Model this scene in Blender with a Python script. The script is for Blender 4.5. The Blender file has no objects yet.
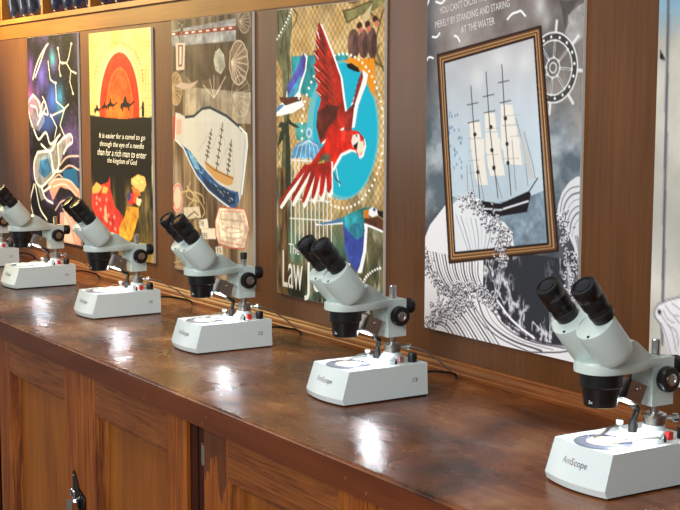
import bpy, bmesh, math, random
import numpy as np
from mathutils import Vector, Matrix
PI = math.pi
S = bpy.context.scene
COL = S.collection

# ------------------------------------------------------------------ materials
def lin(c):
    return tuple(((v/255/12.92) if v/255 <= .04045 else ((v/255+.055)/1.055)**2.4) for v in c) + (1,)

def mat(name, col=(128,128,128), rough=.5, metal=0, spec=.5, coat=0, emit=None, es=0):
    m = bpy.data.materials.new(name); m.use_nodes = True
    b = m.node_tree.nodes['Principled BSDF']
    b.inputs['Base Color'].default_value = lin(col)
    b.inputs['Roughness'].default_value = rough
    b.inputs['Metallic'].default_value = metal
    b.inputs['Specular IOR Level'].default_value = spec
    b.inputs['Coat Weight'].default_value = coat
    if emit:
        b.inputs['Emission Color'].default_value = lin(emit); b.inputs['Emission Strength'].default_value = es
    return m

def nd(m, t, **kw):
    n = m.node_tree.nodes.new(t)
    for k, v in kw.items():
        if k in n.inputs.keys(): n.inputs[k].default_value = v
        else: setattr(n, k, v)
    return n
def ln(m, a, ao, b, bi): m.node_tree.links.new(a.outputs[ao], b.inputs[bi])

def speckle(m, scale=300, amt=.04, bump=.05):
    """fine tone and surface variation for painted metal and plastic"""
    b = m.node_tree.nodes['Principled BSDF']; c = b.inputs['Base Color'].default_value[:]
    tc = nd(m, 'ShaderNodeTexCoord'); n = nd(m, 'ShaderNodeTexNoise', Scale=scale, Detail=3)
    ln(m, tc, 'Object', n, 'Vector')
    r = nd(m, 'ShaderNodeValToRGB'); ln(m, n, 'Fac', r, 'Fac')
    r.color_ramp.elements[0].position = .3; r.color_ramp.elements[1].position = .7
    r.color_ramp.elements[0].color = [v*(1-amt) for v in c[:3]]+[1]; r.color_ramp.elements[1].color = [min(1, v*(1+amt)) for v in c[:3]]+[1]
    ln(m, r, 'Color', b, 'Base Color')
    bp = nd(m, 'ShaderNodeBump', Strength=bump, Distance=.001); ln(m, n, 'Fac', bp, 'Height'); ln(m, bp, 'Normal', b, 'Normal')
    return m

def wood(name, c0, c1, c2, axis='Z', scale=1., rough=.45, coat=.15, stain=None, contrast=1., spec=.4):
    """grain running along axis; c0 dark pores, c1..c2 body tones"""
    m = mat(name, c1, rough, spec=spec, coat=coat); b = m.node_tree.nodes['Principled BSDF']
    b.inputs['Coat Roughness'].default_value = .3
    tc = nd(m, 'ShaderNodeTexCoord')
    st = {'X': (.12, 1, 1), 'Y': (1, .12, 1), 'Z': (1, 1, .12)}[axis]
    mp = nd(m, 'ShaderNodeMapping'); mp.inputs['Scale'].default_value = [v*scale for v in st]
    ln(m, tc, 'Object', mp, 'Vector')
    n1 = nd(m, 'ShaderNodeTexNoise', Scale=9, Detail=6, Roughness=.6, Distortion=1.4); ln(m, mp, 'Vector', n1, 'Vector')
    st2 = {'X': (.03, 1, 1), 'Y': (1, .03, 1), 'Z': (1, 1, .03)}[axis]
    mp2 = nd(m, 'ShaderNodeMapping'); mp2.inputs['Scale'].default_value = [v*scale for v in st2]
    ln(m, tc, 'Object', mp2, 'Vector')
    n2 = nd(m, 'ShaderNodeTexNoise', Scale=140, Detail=4, Roughness=.7); ln(m, mp2, 'Vector', n2, 'Vector')
    n3 = nd(m, 'ShaderNodeTexNoise', Scale=1.7, Detail=3); ln(m, tc, 'Object', n3, 'Vector')
    r1 = nd(m, 'ShaderNodeValToRGB'); ln(m, n1, 'Fac', r1, 'Fac')
    r1.color_ramp.elements[0].position = .35; r1.color_ramp.elements[1].position = .68
    r1.color_ramp.elements[0].color = lin(c1); r1.color_ramp.elements[1].color = lin(c2)
    r2 = nd(m, 'ShaderNodeValToRGB'); ln(m, n2, 'Fac', r2, 'Fac')
    r2.color_ramp.elements[0].position = .38; r2.color_ramp.elements[1].position = .56
    r2.color_ramp.elements[0].color = (1, 1, 1, 1); r2.color_ramp.elements[1].color = (0, 0, 0, 1)
    mul = nd(m, 'ShaderNodeMath', operation='MULTIPLY'); ln(m, r2, 'Color', mul, 0); mul.inputs[1].default_value = .55*contrast
    mx = nd(m, 'ShaderNodeMix', data_type='RGBA'); ln(m, mul, 'Value', mx, 'Factor'); ln(m, r1, 'Color', mx, 'A'); mx.inputs['B'].default_value = lin(c0)
    r3 = nd(m, 'ShaderNodeMapRange'); ln(m, n3, 'Fac', r3, 'Value'); r3.inputs['From Min'].default_value = .35; r3.inputs['From Max'].default_value = .65
    r3.inputs['To Min'].default_value = .82; r3.inputs['To Max'].default_value = 1.12
    hs = nd(m, 'ShaderNodeHueSaturation'); m.node_tree.links.new(mx.outputs['Result'], hs.inputs['Color']); ln(m, r3, 'Result', hs, 'Value')
    last, lo = hs, 'Color'
    if stain:
        x0, x1, zb = stain
        sx = nd(m, 'ShaderNodeSeparateXYZ'); ln(m, tc, 'Object', sx, 'Vector')
        nn = nd(m, 'ShaderNodeTexNoise', Scale=34, Detail=2); mp3 = nd(m, 'ShaderNodeMapping'); mp3.inputs['Scale'].default_value = (1, 1, .05)
        ln(m, tc, 'Object', mp3, 'Vector'); ln(m, mp3, 'Vector', nn, 'Vector')
        a = nd(m, 'ShaderNodeMath', operation='MULTIPLY_ADD'); ln(m, nn, 'Fac', a, 0); a.inputs[1].default_value = -.38; a.inputs[2].default_value = zb+.19
        g = nd(m, 'ShaderNodeMath', operation='GREATER_THAN'); ln(m, sx, 'Z', g, 0); ln(m, a, 'Value', g, 1)
        h = nd(m, 'ShaderNodeMath', operation='LESS_THAN'); ln(m, sx, 'X', h, 0); h.inputs[1].default_value = x1
        q = nd(m, 'ShaderNodeMath', operation='MULTIPLY'); ln(m, g, 'Value', q, 0); ln(m, h, 'Value', q, 1)
        q2 = nd(m, 'ShaderNodeMath', operation='MULTIPLY'); ln(m, q, 'Value', q2, 0); q2.inputs[1].default_value = .72
        m2 = nd(m, 'ShaderNodeMix', data_type='RGBA'); ln(m, q2, 'Value', m2, 'Factor'); ln(m, hs, 'Color', m2, 'A'); m2.inputs['B'].default_value = lin((58,26,18))
        m.node_tree.links.new(m2.outputs['Result'], b.inputs['Base Color'])
    else: ln(m, hs, 'Color', b, 'Base Color')
    bp = nd(m, 'ShaderNodeBump', Strength=.25, Distance=.001); ln(m, n2, 'Fac', bp, 'Height'); ln(m, bp, 'Normal', b, 'Normal')
    return m

def counter_mat():
    m = mat('worn_varnished_mahogany', (84,40,24), .2, spec=.5); b = m.node_tree.nodes['Principled BSDF']
    tc = nd(m, 'ShaderNodeTexCoord')
    mp = nd(m, 'ShaderNodeMapping'); mp.inputs['Scale'].default_value = (1, 1.6, 1); ln(m, tc, 'Object', mp, 'Vector')
    n1 = nd(m, 'ShaderNodeTexNoise', Scale=2.6, Detail=5, Roughness=.55, Distortion=.8); ln(m, mp, 'Vector', n1, 'Vector')
    mp2 = nd(m, 'ShaderNodeMapping'); mp2.inputs['Scale'].default_value = (.06, 1, 1); ln(m, tc, 'Object', mp2, 'Vector')
    n2 = nd(m, 'ShaderNodeTexNoise', Scale=60, Detail=4); ln(m, mp2, 'Vector', n2, 'Vector')
    r = nd(m, 'ShaderNodeValToRGB'); ln(m, n1, 'Fac', r, 'Fac'); e = r.color_ramp.elements
    e[0].position = .33; e[0].color = lin(CT[0]); e[1].position = .72; e[1].color = lin(CT[3])
    k = e.new(.47); k.color = lin(CT[1]); k = e.new(.6); k.color = lin(CT[2])
    mx = nd(m, 'ShaderNodeMix', data_type='RGBA', blend_type='MULTIPLY'); mx.inputs['Factor'].default_value = .55
    r2 = nd(m, 'ShaderNodeValToRGB'); ln(m, n2, 'Fac', r2, 'Fac'); r2.color_ramp.elements[0].position = .35; r2.color_ramp.elements[1].position = .6
    r2.color_ramp.elements[0].color = (.55, .5, .48, 1)
    ln(m, r, 'Color', mx, 'A'); ln(m, r2, 'Color', mx, 'B'); m.node_tree.links.new(mx.outputs['Result'], b.inputs['Base Color'])
    n3 = nd(m, 'ShaderNodeTexNoise', Scale=5.5, Detail=5, Roughness=.65); ln(m, mp, 'Vector', n3, 'Vector')
    mr = nd(m, 'ShaderNodeMapRange'); ln(m, n3, 'Fac', mr, 'Value'); mr.inputs['From Min'].default_value = .35; mr.inputs['From Max'].default_value = .65
    mr.inputs['To Min'].default_value = .14; mr.inputs['To Max'].default_value = .40; ln(m, mr, 'Result', b, 'Roughness')
    n4 = nd(m, 'ShaderNodeTexNoise', Scale=210, Detail=3, Roughness=.6); ln(m, tc, 'Object', n4, 'Vector')
    bp = nd(m, 'ShaderNodeBump', Strength=.38, Distance=.0012); ln(m, n4, 'Fac', bp, 'Height'); ln(m, bp, 'Normal', b, 'Normal')
    return m
CT = [(50,22,9), (102,53,23), (136,80,41), (176,124,74)]

# ------------------------------------------------------------------ mesh helpers
def link(name, bm, m, parent=None, smooth=35, loc=None):
    me = bpy.data.meshes.new(name); bmesh.ops.recalc_face_normals(bm, faces=bm.faces); bm.to_mesh(me); bm.free()
    for p in me.polygons: p.use_smooth = smooth > 0
    if smooth: me.set_sharp_from_angle(angle=math.radians(smooth))
    if m: me.materials.append(m)
    o = bpy.data.objects.new(name, me); COL.objects.link(o)
    if parent: o.parent = parent
    if loc: o.location = loc
    return o

def tag(o, label=None, cat=None, group=None, kind=None):
    if label: o['label'] = label
    if cat: o['category'] = cat
    if group: o['group'] = group
    if kind: o['kind'] = kind
    return o

def empty(name, loc, rz=0):
    o = bpy.data.objects.new(name, None); COL.objects.link(o); o.location = loc; o.rotation_euler = (0, 0, rz)
    o.empty_display_size = .05
    return o

def bevel(bm, w, seg=2, ang=30):
    es = [e for e in bm.edges if len(e.link_faces) == 2 and e.calc_face_angle(0) > math.radians(ang)]
    if es: bmesh.ops.bevel(bm, geom=es, offset=w, segments=seg, affect='EDGES', clamp_overlap=True)
    return bm

def box(bm, x0, x1, y0, y1, z0, z1, M=None):
    vs = [bm.verts.new(v) for v in ((x0,y0,z0),(x1,y0,z0),(x1,y1,z0),(x0,y1,z0),(x0,y0,z1),(x1,y0,z1),(x1,y1,z1),(x0,y1,z1))]
    if M: 
        for v in vs: v.co = M @ v.co
    for f in ((0,3,2,1),(4,5,6,7),(0,1,5,4),(1,2,6,5),(2,3,7,6),(3,0,4,7)): bm.faces.new([vs[i] for i in f])
    return bm

def bbox(*a, M=None, bv=0, seg=2):
    bm = bmesh.new(); box(bm, *a, M=M)
    if bv: bevel(bm, bv, seg)
    return bm

def lathe(prof, seg=32, M=None, bm=None):
    """prof: (radius, height) list, closed at both ends"""
    bm = bm or bmesh.new(); rings = []
    for r, h in prof:
        if r < 1e-6: rings.append([bm.verts.new((0, 0, h))])
        else: rings.append([bm.verts.new((r*math.cos(2*PI*i/seg), r*math.sin(2*PI*i/seg), h)) for i in range(seg)])
    new = [v for R in rings for v in R]
    for a, b in zip(rings, rings[1:]):
        for i in range(seg):
            j = (i+1) % seg
            if len(a) == 1 and len(b) == 1: break
            if len(a) == 1: bm.faces.new((a[0], b[i], b[j]))
            elif len(b) == 1: bm.faces.new((a[i], a[j], b[0]))
            else: bm.faces.new((a[i], a[j], b[j], b[i]))
    if len(rings[0]) > 1: bm.faces.new(rings[0][::-1])
    if len(rings[-1]) > 1: bm.faces.new(rings[-1])
    if M:
        for v in new: v.co = M @ v.co
    return bm

def loft(rings, bm=None):
    bm = bm or bmesh.new(); R = [[bm.verts.new(p) for p in r] for r in rings]; n = len(R[0])
    for a, b in zip(R, R[1:]):
        for i in range(n): bm.faces.new((a[i], a[(i+1) % n], b[(i+1) % n], b[i]))
    bm.faces.new(R[0][::-1]); bm.faces.new(R[-1])
    return bm

def smooth_path(pts, n=8):
    P = [Vector(p) for p in pts]; P = [P[0]*2-P[1]] + P + [P[-1]*2-P[-2]]; out = []
    for i in range(1, len(P)-2):
        a, b, c, d = P[i-1:i+3]
        for k in range(n):
            t = k/n; out.append(.5*((2*b)+(c-a)*t+(2*a-5*b+4*c-d)*t*t+(3*b-a-3*c+d)*t**3))
    out.append(P[-2]); return out

def tube(pts, r, seg=8, n=8, bm=None):
    bm = bm or bmesh.new(); P = smooth_path(pts, n) if n > 1 else [Vector(p) for p in pts]; rings = []; up = Vector((0, 0, 1))
    for i, p in enumerate(P):
        t = (P[min(i+1, len(P)-1)]-P[max(i-1, 0)]).normalized()
        s = t.cross(up)
        if s.length < 1e-3: s = t.cross(Vector((1, 0, 0)))
        s.normalize(); u = s.cross(t); up = u
        rr = r[min(i, len(r)-1)] if isinstance(r, (list, tuple)) else r
        rings.append([p+s*rr*math.cos(2*PI*k/seg)+u*rr*math.sin(2*PI*k/seg) for k in range(seg)])
    return loft(rings, bm)

def axis_matrix(origin, direction, up=(0, 0, 1)):
    z = Vector(direction).normalized(); x = Vector(up).cross(z)
    if x.length < 1e-4: x = Vector((1, 0, 0)).cross(z)
    x.normalize(); y = z.cross(x)
    M = Matrix.Identity(4)
    for i in range(3): M[i][0], M[i][1], M[i][2], M[i][3] = x[i], y[i], z[i], origin[i]
    return M

def text_mesh(s, size, extrude=.0003, sx=1., spacing=1., align='CENTER', shear=0):
    cu = bpy.data.curves.new('lettering', 'FONT'); cu.body = s; cu.size = size; cu.extrude = extrude; cu.align_x = align
    cu.space_character = spacing; cu.shear = shear; cu.resolution_u = 3
    o = bpy.data.objects.new('lettering', cu); COL.objects.link(o)
    dg = bpy.context.evaluated_depsgraph_get(); me = bpy.data.meshes.new_from_object(o.evaluated_get(dg))
    bm = bmesh.new(); bm.from_mesh(me); bpy.data.objects.remove(o); bpy.data.curves.remove(cu); bpy.data.meshes.remove(me)
    for v in bm.verts: v.co.x *= sx
    return bm
def xform(bm, f):
    for v in bm.verts: v.co = f(v.co)
    return bm

def copy_tree(o, parent=None):
    c = o.copy(); COL.objects.link(c); c.parent = parent
    for ch in list(o.children): copy_tree(ch, c)
    return c

# ------------------------------------------------------------------ painting the prints on a vertex grid
class Canvas:
    def __init__(s, W, H, seed):
        s.W, s.H = W, H; s.c = np.zeros((H, W, 3)); s.rs = np.random.RandomState(seed)
        s.u = (np.arange(W)+.5)/W; s.v = (np.arange(H)+.5)/H; s.tex = s.fbm(14, 5)
        s.tex2 = s.fbm(40, 3)
    def noise(s, fx, fy):
        g = s.rs.rand(int(fy)+3, int(fx)+3); x = s.u*fx; y = s.v*fy
        xi = x.astype(int); yi = y.astype(int); xf = x-xi; yf = y-yi; xf = xf*xf*(3-2*xf); yf = yf*yf*(3-2*yf)
        a = g[np.ix_(yi, xi)]; b = g[np.ix_(yi, xi+1)]; c = g[np.ix_(yi+1, xi)]; d = g[np.ix_(yi+1, xi+1)]
        xf = xf[None, :]; yf = yf[:, None]
        return (a*(1-xf)+b*xf)*(1-yf)+(c*(1-xf)+d*xf)*yf
    def fbm(s, f, o=4, ax=1., ay=1.5):
        r = 0; t = 0; w = 1
        for i in range(o): r = r+w*s.noise(f*ax*2**i, f*ay*2**i); t += w; w *= .55
        return r/t
    def sub(s, u0, v0, u1, v1):
        i0 = max(0, int(u0*s.W)-1); i1 = min(s.W, int(u1*s.W)+2); j0 = max(0, int(v0*s.H)-1); j1 = min(s.H, int(v1*s.H)+2)
        return i0, i1, j0, j1
    def blend(s, i0, i1, j0, j1, m, col, tex=0):
        if i1 <= i0 or j1 <= j0: return
        c = np.array(col, float)[None, None, :]*np.ones((j1-j0, i1-i0, 1))
        if tex: c = c*(.62+.76*s.tex[j0:j1, i0:i1, None])*(.8+.4*s.tex2[j0:j1, i0:i1, None])
        m = m[..., None]; s.c[j0:j1, i0:i1] = s.c[j0:j1, i0:i1]*(1-m)+np.clip(c, 0, 255)*m
    def poly(s, col, al, pts, tex):
        us = [p[0] for p in pts]; vs = [p[1] for p in pts]
        i0, i1, j0, j1 = s.sub(min(us), min(vs), max(us), max(vs))
        if i1 <= i0 or j1 <= j0: return
        U = s.u[i0:i1][None, :]; V = s.v[j0:j1][:, None]; ins = np.zeros((j1-j0, i1-i0), bool)
        for (x0, y0), (x1, y1) in zip(pts, pts[1:]+pts[:1]):
            if y0 == y1: continue
            ins ^= ((y0 > V) != (y1 > V)) & (U < (x1-x0)*(V-y0)/(y1-y0)+x0)
        s.blend(i0, i1, j0, j1, ins*al, col, tex)
    def line(s, col, al, w, pts):
        w = w/1000; us = [p[0] for p in pts]; vs = [p[1] for p in pts]
        i0, i1, j0, j1 = s.sub(min(us)-w/.563, min(vs)-w/.853, max(us)+w/.563, max(vs)+w/.853)
        if i1 <= i0 or j1 <= j0: return
        X = s.u[i0:i1][None, :]*.563; Y = s.v[j0:j1][:, None]*.853; d = np.full((j1-j0, i1-i0), 9.)
        for (a, b), (c, e) in zip(pts, pts[1:]):
            a, b, c, e = a*.563, b*.853, c*.563, e*.853; L = (c-a)**2+(e-b)**2+1e-12
            t = np.clip(((X-a)*(c-a)+(Y-b)*(e-b))/L, 0, 1); d = np.minimum(d, (X-a-t*(c-a))**2+(Y-b-t*(e-b))**2)
        px = .563/s.W
        m = np.clip((w/2+px/2-np.sqrt(d))/px, 0, 1)*al*min(1, max(.35, w/px))
        s.blend(i0, i1, j0, j1, m, col)
    def ell(s, col, al, cu, cv, ru, rv, soft):
        k = 1.6 if soft else 1; i0, i1, j0, j1 = s.sub(cu-ru*k, cv-rv*k, cu+ru*k, cv+rv*k)
        if i1 <= i0 or j1 <= j0: return
        ru = max(ru, .002); rv = max(rv, .0015)
        d = ((s.u[i0:i1][None, :]-cu)/ru)**2+((s.v[j0:j1][:, None]-cv)/rv)**2
        if soft: m = np.exp(-d*1.6)*al*np.clip(.45+1.1*s.tex[j0:j1, i0:i1], 0, 1)
        else: m = np.clip((1.15-np.sqrt(d))/.3, 0, 1)*al
        s.blend(i0, i1, j0, j1, m, col)
    def mixc(s, a, b, t): t = np.clip(t, 0, 1)[..., None]; return np.array(a, float)*(1-t)+np.array(b, float)*t
    def proc(s, name, *a):
        W, H = s.W, s.H; V = s.v[:, None]*np.ones((1, W)); U = s.u[None, :]*np.ones((H, 1))
        if name == 'galaxy':
            n = s.fbm(5, 5); s.c = s.mixc((12,9,18), (72,56,110), (n-.46)*3.2)
            st = s.rs.rand(H, W) > .9955; s.c[st] = (235, 235, 245)
        elif name == 'camel':
            n = s.fbm(9, 4); s.c = s.mixc((214,186,104), (236,220,158), n*1.2)
            g = ((U*22) % 1 < .22) | ((V*34) % 1 < .2); s.c[g] *= .9
            s.c *= (1-.10*np.clip(1-U*3, 0, 1))[..., None]
            edge = np.abs((V*34) % 1-.6) < .2; s.c[edge] *= .97
        elif name == 'under':
            u0, v0, u1, v1 = a; i0, i1, j0, j1 = s.sub(0, v0-.06, 1, 1.01); n = s.fbm(8, 5, 1.6, .7)
            c = s.mixc((26,24,18), (130,112,72), (n-.42)*3.2*(0.55+.5*U+.3*V)); t = np.clip((V-v0+.05)/.09, 0, 1)
            lo = s.mixc((70,60,34), (190,160,92), (n-.3)*2.2)
            k = (np.clip((V-.82)/.12, 0, 1)*np.clip((U-.45)*3, 0, 1))[..., None]; c = c*(1-k)+lo*k
            s.c = s.c*(1-t[..., None])+c*t[..., None]
        elif name == 'planks':
            n = s.fbm(4, 6, 5, .6); c = s.mixc((74,56,42), (176,150,114), (n-.3)*2.2)
            pl = (U*7) % 1; c *= np.where(pl < .03, .6, 1)[..., None]
            k = np.clip((.42-V)*3, 0, 1)[..., None]; c = c*(1-k)+s.mixc((58,48,42), (126,108,90), (n-.3)*2.2)*k
            m = np.clip((s.fbm(3, 4)-.5)*3, 0, .6)[..., None]; s.c = c*(1-m)+np.array((170,162,144.))*m
        elif name == 'jungle':
            n = s.fbm(10, 4); c = s.mixc((186,150,94), (224,196,140), (n-.3)*2)
            g = (np.sin(U*150)*np.sin(V*210)); c *= (1+.10*np.sign(g))[..., None]
            e = np.clip((s.fbm(4, 4, 1, 1)-.56)*4, 0, .6)[..., None]; s.c = c*(1-e)+np.array((120,96,62.))*e
        elif name == 'lowjungle':
            u0, v0, u1, v1 = a; n = s.fbm(7, 5, 1.3, 1); n2 = s.fbm(12, 4, 2.5, .8)
            c = s.mixc((30,38,30), (126,120,84), (n-.35)*2.6); k = np.clip((n2-.56)*5, 0, .8)[..., None]; c = c*(1-k)+np.array((206,200,180.))*k
            k = np.clip((s.fbm(5, 3)-.57)*5, 0, .7)[..., None]; c = c*(1-k)+np.array((44,104,96.))*k
            t = np.clip((V-.56-.12*(n-.5)*4)/.12, 0, 1)*(.35+.65*np.clip(np.maximum((V-.68)*6, (.3-U)*4), 0, 1)); t = np.clip(t, 0, 1)[..., None]; s.c = s.c*(1-t)+c*t
            bt = (np.abs(U-.07) < .05) & (V > .55); s.c[bt] = s.mixc((60,44,28), (190,150,96), (n2-.3)*2)[bt]
        elif name == 'ocean':
            n = s.fbm(4, 6); n2 = s.fbm(9, 5, .8, 1.4); top = s.mixc((112,102,98), (176,168,162), (n-.32)*2.4)
            mid = s.mixc((92,104,112), (176,184,188), (n2-.35)*2.8); t = np.clip((V-.22-.2*(n-.5)*3)/.16, 0, 1)[..., None]; c = top*(1-t)+mid*t
            k = (np.clip((.10-U)*12, 0, 1)*.75*np.clip((.5-V)*4, 0, 1))[..., None]; c = c*(1-k)+np.array((60,66,72.))*k
            k = (np.clip((U-.72)*5, 0, 1)*np.clip((.42-V)*5, 0, 1)*.8)[..., None]; dkc = s.mixc((66,62,60), (120,114,110), (n-.35)*2.5); c = c*(1-k)+dkc*k
            t = np.clip((V-.62)/.06, 0, 1)[..., None]; s.c = c*(1-t)+s.mixc((62,64,70), (110,112,118), (n2-.3)*2)*t
        elif name == 'foamsea':
            n = s.fbm(8, 6, 1, 1.1); n9 = s.fbm(15, 4, 1.3, .9); r = np.minimum(np.abs(n-.5), np.abs(n9-.5)*1.3); c = s.mixc((224,224,228), (50,52,58), np.clip((r-.006)*18, 0, 1))
            n3 = s.fbm(4, 3); k = np.clip((n3-.30)*7, 0, 1)[..., None]; c = c*k+np.array((50,52,58.))*(1-k)
            i0, i1, j0, j1 = s.sub(a[0], a[1], 1.01, a[3]); s.c[j0:j1, i0:i1] = c[j0:j1, i0:i1]
        elif name == 'skyframe':
            p = [(a[i], a[i+1]) for i in range(0, 8, 2)]; n = s.fbm(4, 5, 1, 1)
            old = s.c.copy(); t = np.clip((V-.12)*3, 0, 1)
            c = s.mixc((186,182,182), (190,206,216), t)*(.88+.24*n)[..., None]; s.c = old; U_, V_ = U, V
            ins = np.zeros((H, W), bool)
            for (x0, y0), (x1, y1) in zip(p, p[1:]+p[:1]):
                if y0 != y1: ins ^= ((y0 > V_) != (y1 > V_)) & (U_ < (x1-x0)*(V_-y0)/(y1-y0)+x0)
            s.c[ins] = c[ins]
        elif name == 'bird':
            n = s.fbm(4, 5); c = s.mixc((176,172,160), (222,218,206), (n-.25)*2); t = np.clip(1-(V-.02)/.16, 0, 1)[..., None]
            c = c*(1-t)+s.mixc((70,140,190), (120,180,215), n)*t; k = np.clip((.5-np.abs(V-.6)*3)*(n-.2)*2, 0, .5)[..., None]; s.c = c*(1-k)+np.array((130,130,128.))*k
    def foam(s, seed, n, size, path, spread):
        """curls of spray scattered along a path"""
        R = random.Random(seed); P = smooth_path([(a, b, 0) for a, b in path], 12)
        for i in range(n):
            p = P[R.randrange(len(P))]; x = p.x*563+R.gauss(0, spread); y = p.y*853+R.gauss(0, spread); r = R.uniform(.5, 1.5)*size; t0 = R.uniform(0, 6.28); sw = R.uniform(1.8, 4.2)
            q = [((x+r*math.cos(t0+sw*k/6)*(1-.5*k/6))/563, (y+r*math.sin(t0+sw*k/6)*(1-.5*k/6))/853) for k in range(7)]
            s.line((46,42,52), .95, 4, [(a+.0022, b+.0022) for a, b in q]); s.line((250,250,252), 1, 2.4, q)
    def run(s, cmds):
        for c in cmds:
            if c[0] == 'P': s.poly(c[1], c[2], list(c[3]), c[4])
            elif c[0] == 'L': s.line(c[1], c[2], c[3], list(c[4]))
            elif c[0] == 'C': s.line(c[1], c[2], c[3], [(p.x, p.y) for p in smooth_path([(a, b, 0) for a, b in c[4]], 5)])
            elif c[0] == 'F': s.foam(*c[1:])
            elif c[0] == 'E': s.ell(*c[1:])
            else: s.proc(*c[1:])
        return s.c
LED_E, WORLD, KEY, CEIL, WARM, SHELF, SIDE, EXPO = 220, .25, 140, 25, 600, 1.8, 50, 0.22
# print artwork: P polygon, L line, E ellipse, N noise ground; u to the right, v down
ART = {}
ART[0] = [
 ('N','galaxy'),
 ('E',(96,60,150),1,.068,.157,.092,.097,1),
 ('E',(150,70,150),1,.028,.319,.102,.098,1),
 ('E',(90,80,190),1,.294,.191,.133,.096,1),
 ('E',(70,150,180),1,.522,.111,.069,.052,1),
 ('E',(60,90,200),1,.504,.308,.129,.105,1),
 ('E',(60,140,200),1,.654,.319,.109,.093,1),
 ('E',(40,70,150),1,.361,.425,.262,.064,1),
 ('P',(20,60,110),1,((.195,.603),(.444,.569),(.483,.666),(.235,.709)),0),
 ('P',(25,85,135),1,((.672,.649),(.945,.63),(.982,.718),(.711,.739)),0),
 ('P',(205,140,130),1,((.38,.739),(.528,.693),(.761,.692),(.981,.729),(1.021,.783),(.825,.74),(.619,.731),(.47,.805)),0),
 ('P',(225,170,170),.9,((.608,.857),(.973,.829),(1.004,.995),(.595,1.008)),0),
 ('P',(235,215,215),.7,((.7,.865),(.809,.927),(.872,.992),(.643,.994)),0),
 ('C',(240,240,245),.85,8,((.441,.042),(.304,.086),(.184,.147),(.109,.211))),
 ('C',(240,240,245),.85,8,((.396,.051),(.277,.128),(.156,.201))),
 ('C',(240,240,245),.85,8,((.101,.286),(.003,.33),(.02,.395),(.085,.449))),
 ('C',(240,240,245),.85,8,((.101,.286),(.235,.33),(.252,.394),(.179,.437))),
 ('C',(240,240,245),.85,8,((.306,.298),(.369,.34),(.274,.394))),
 ('C',(240,240,245),.85,8,((.049,.341),(.164,.351),(.206,.394))),
 ('C',(240,240,245),.85,8,((.276,.372),(.41,.382),(.326,.319),(.229,.394))),
 ('L',(250,250,245),1,5,((.633,.067),(.67,.134),(.794,.141),(.837,.117),(.892,.052))),
 ('L',(250,250,245),1,5,((.67,.134),(.646,.164),(.673,.198))),
 ('L',(250,250,245),1,5,((.794,.141),(.873,.178),(.965,.189))),
 ('L',(250,250,245),1,5,((.873,.178),(.849,.228),(.905,.284))),
 ('L',(250,250,245),1,5,((.433,.125),(.469,.214),(.575,.236),(.581,.319),(.735,.355),(.82,.334))),
 ('L',(250,250,245),1,5,((.453,.393),(.734,.36))),
 ('L',(250,250,245),1,5,((.454,.382),(.579,.444),(.531,.497))),
 ('L',(250,250,245),1,5,((.734,.36),(.644,.433),(.744,.494))),
 ('E',(255,250,240),1,.633,.067,.017,.005,0),
 ('E',(255,250,240),1,.719,.14,.017,.005,0),
 ('E',(255,250,240),1,.892,.052,.016,.005,0),
 ('E',(255,250,240),1,.673,.198,.016,.005,0),
 ('E',(255,250,240),1,.961,.189,.016,.005,0),
 ('E',(255,250,240),1,.905,.284,.017,.005,0),
 ('E',(255,250,240),1,.576,.231,.017,.005,0),
 ('E',(255,250,240),1,.735,.355,.017,.005,0),
 ('P',(225,225,235),.5,((.173,.574),(.348,.563),(.495,.527),(.614,.52),(.732,.489),(.845,.482),(.842,.521),(.703,.563),(.628,.627),(.53,.67),(.383,.71),(.257,.743),(.325,.8),(.225,.816),(.156,.747),(.094,.713),(.092,.63)),1),
 ('P',(30,90,150),.8,((.219,.615),(.393,.599),(.459,.661),(.31,.7),(.188,.675)),1),
 ('P',(215,200,215),.35,((.044,.297),(.147,.287),(.324,.34),(.34,.415),(.221,.469),(.038,.45),(-.002,.373)),1),
 ('C',(240,240,245),.95,10,((.108,.463),(.205,.509),(.356,.472),(.448,.528),(.641,.479))),
 ('C',(240,240,245),.95,10,((.252,.532),(.444,.563),(.593,.492))),
 ('C',(240,240,245),.95,10,((.173,.574),(.092,.63),(.109,.713),(.232,.744),(.383,.71),(.531,.665),(.604,.628),(.59,.526))),
 ('C',(240,240,245),.95,10,((.173,.574),(.347,.565),(.443,.574),(.483,.666))),
 ('C',(240,240,245),.95,10,((.59,.526),(.732,.489),(.846,.477),(.875,.51),(.774,.534),(.702,.569))),
 ('C',(240,240,245),.95,10,((.081,.738),(-.005,.825),(.04,.896),(-.019,.959))),
 ('C',(240,240,245),.95,10,((.107,.737),(.196,.852),(.34,.905))),
 ('C',(240,240,245),.95,10,((.232,.744),(.325,.8),(.469,.817))),
 ('C',(240,240,245),.95,10,((.443,.574),(.508,.654),(.649,.655))),
 ('C',(240,240,245),.95,10,((.257,.743),(.279,.766),(.428,.737))),
 ('C',(235,205,205),.9,7,((.354,.752),(.528,.699),(.806,.696),(.98,.74))),
 ('C',(235,205,205),.9,7,((.628,.627),(.769,.584),(.993,.574))),
 ('C',(235,205,205),.9,7,((.649,.655),(.812,.623),(.988,.64))),
 ('C',(235,205,205),.9,7,((.381,.727),(.577,.675),(.669,.683))),
 ('C',(235,205,205),.9,7,((.477,.736),(.713,.716),(.934,.764))),
 ('C',(235,205,205),.9,7,((.514,.85),(.66,.798),(.887,.8))),
 ('C',(235,205,205),.9,7,((.657,.832),(.834,.903),(.918,.978))),
]
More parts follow.
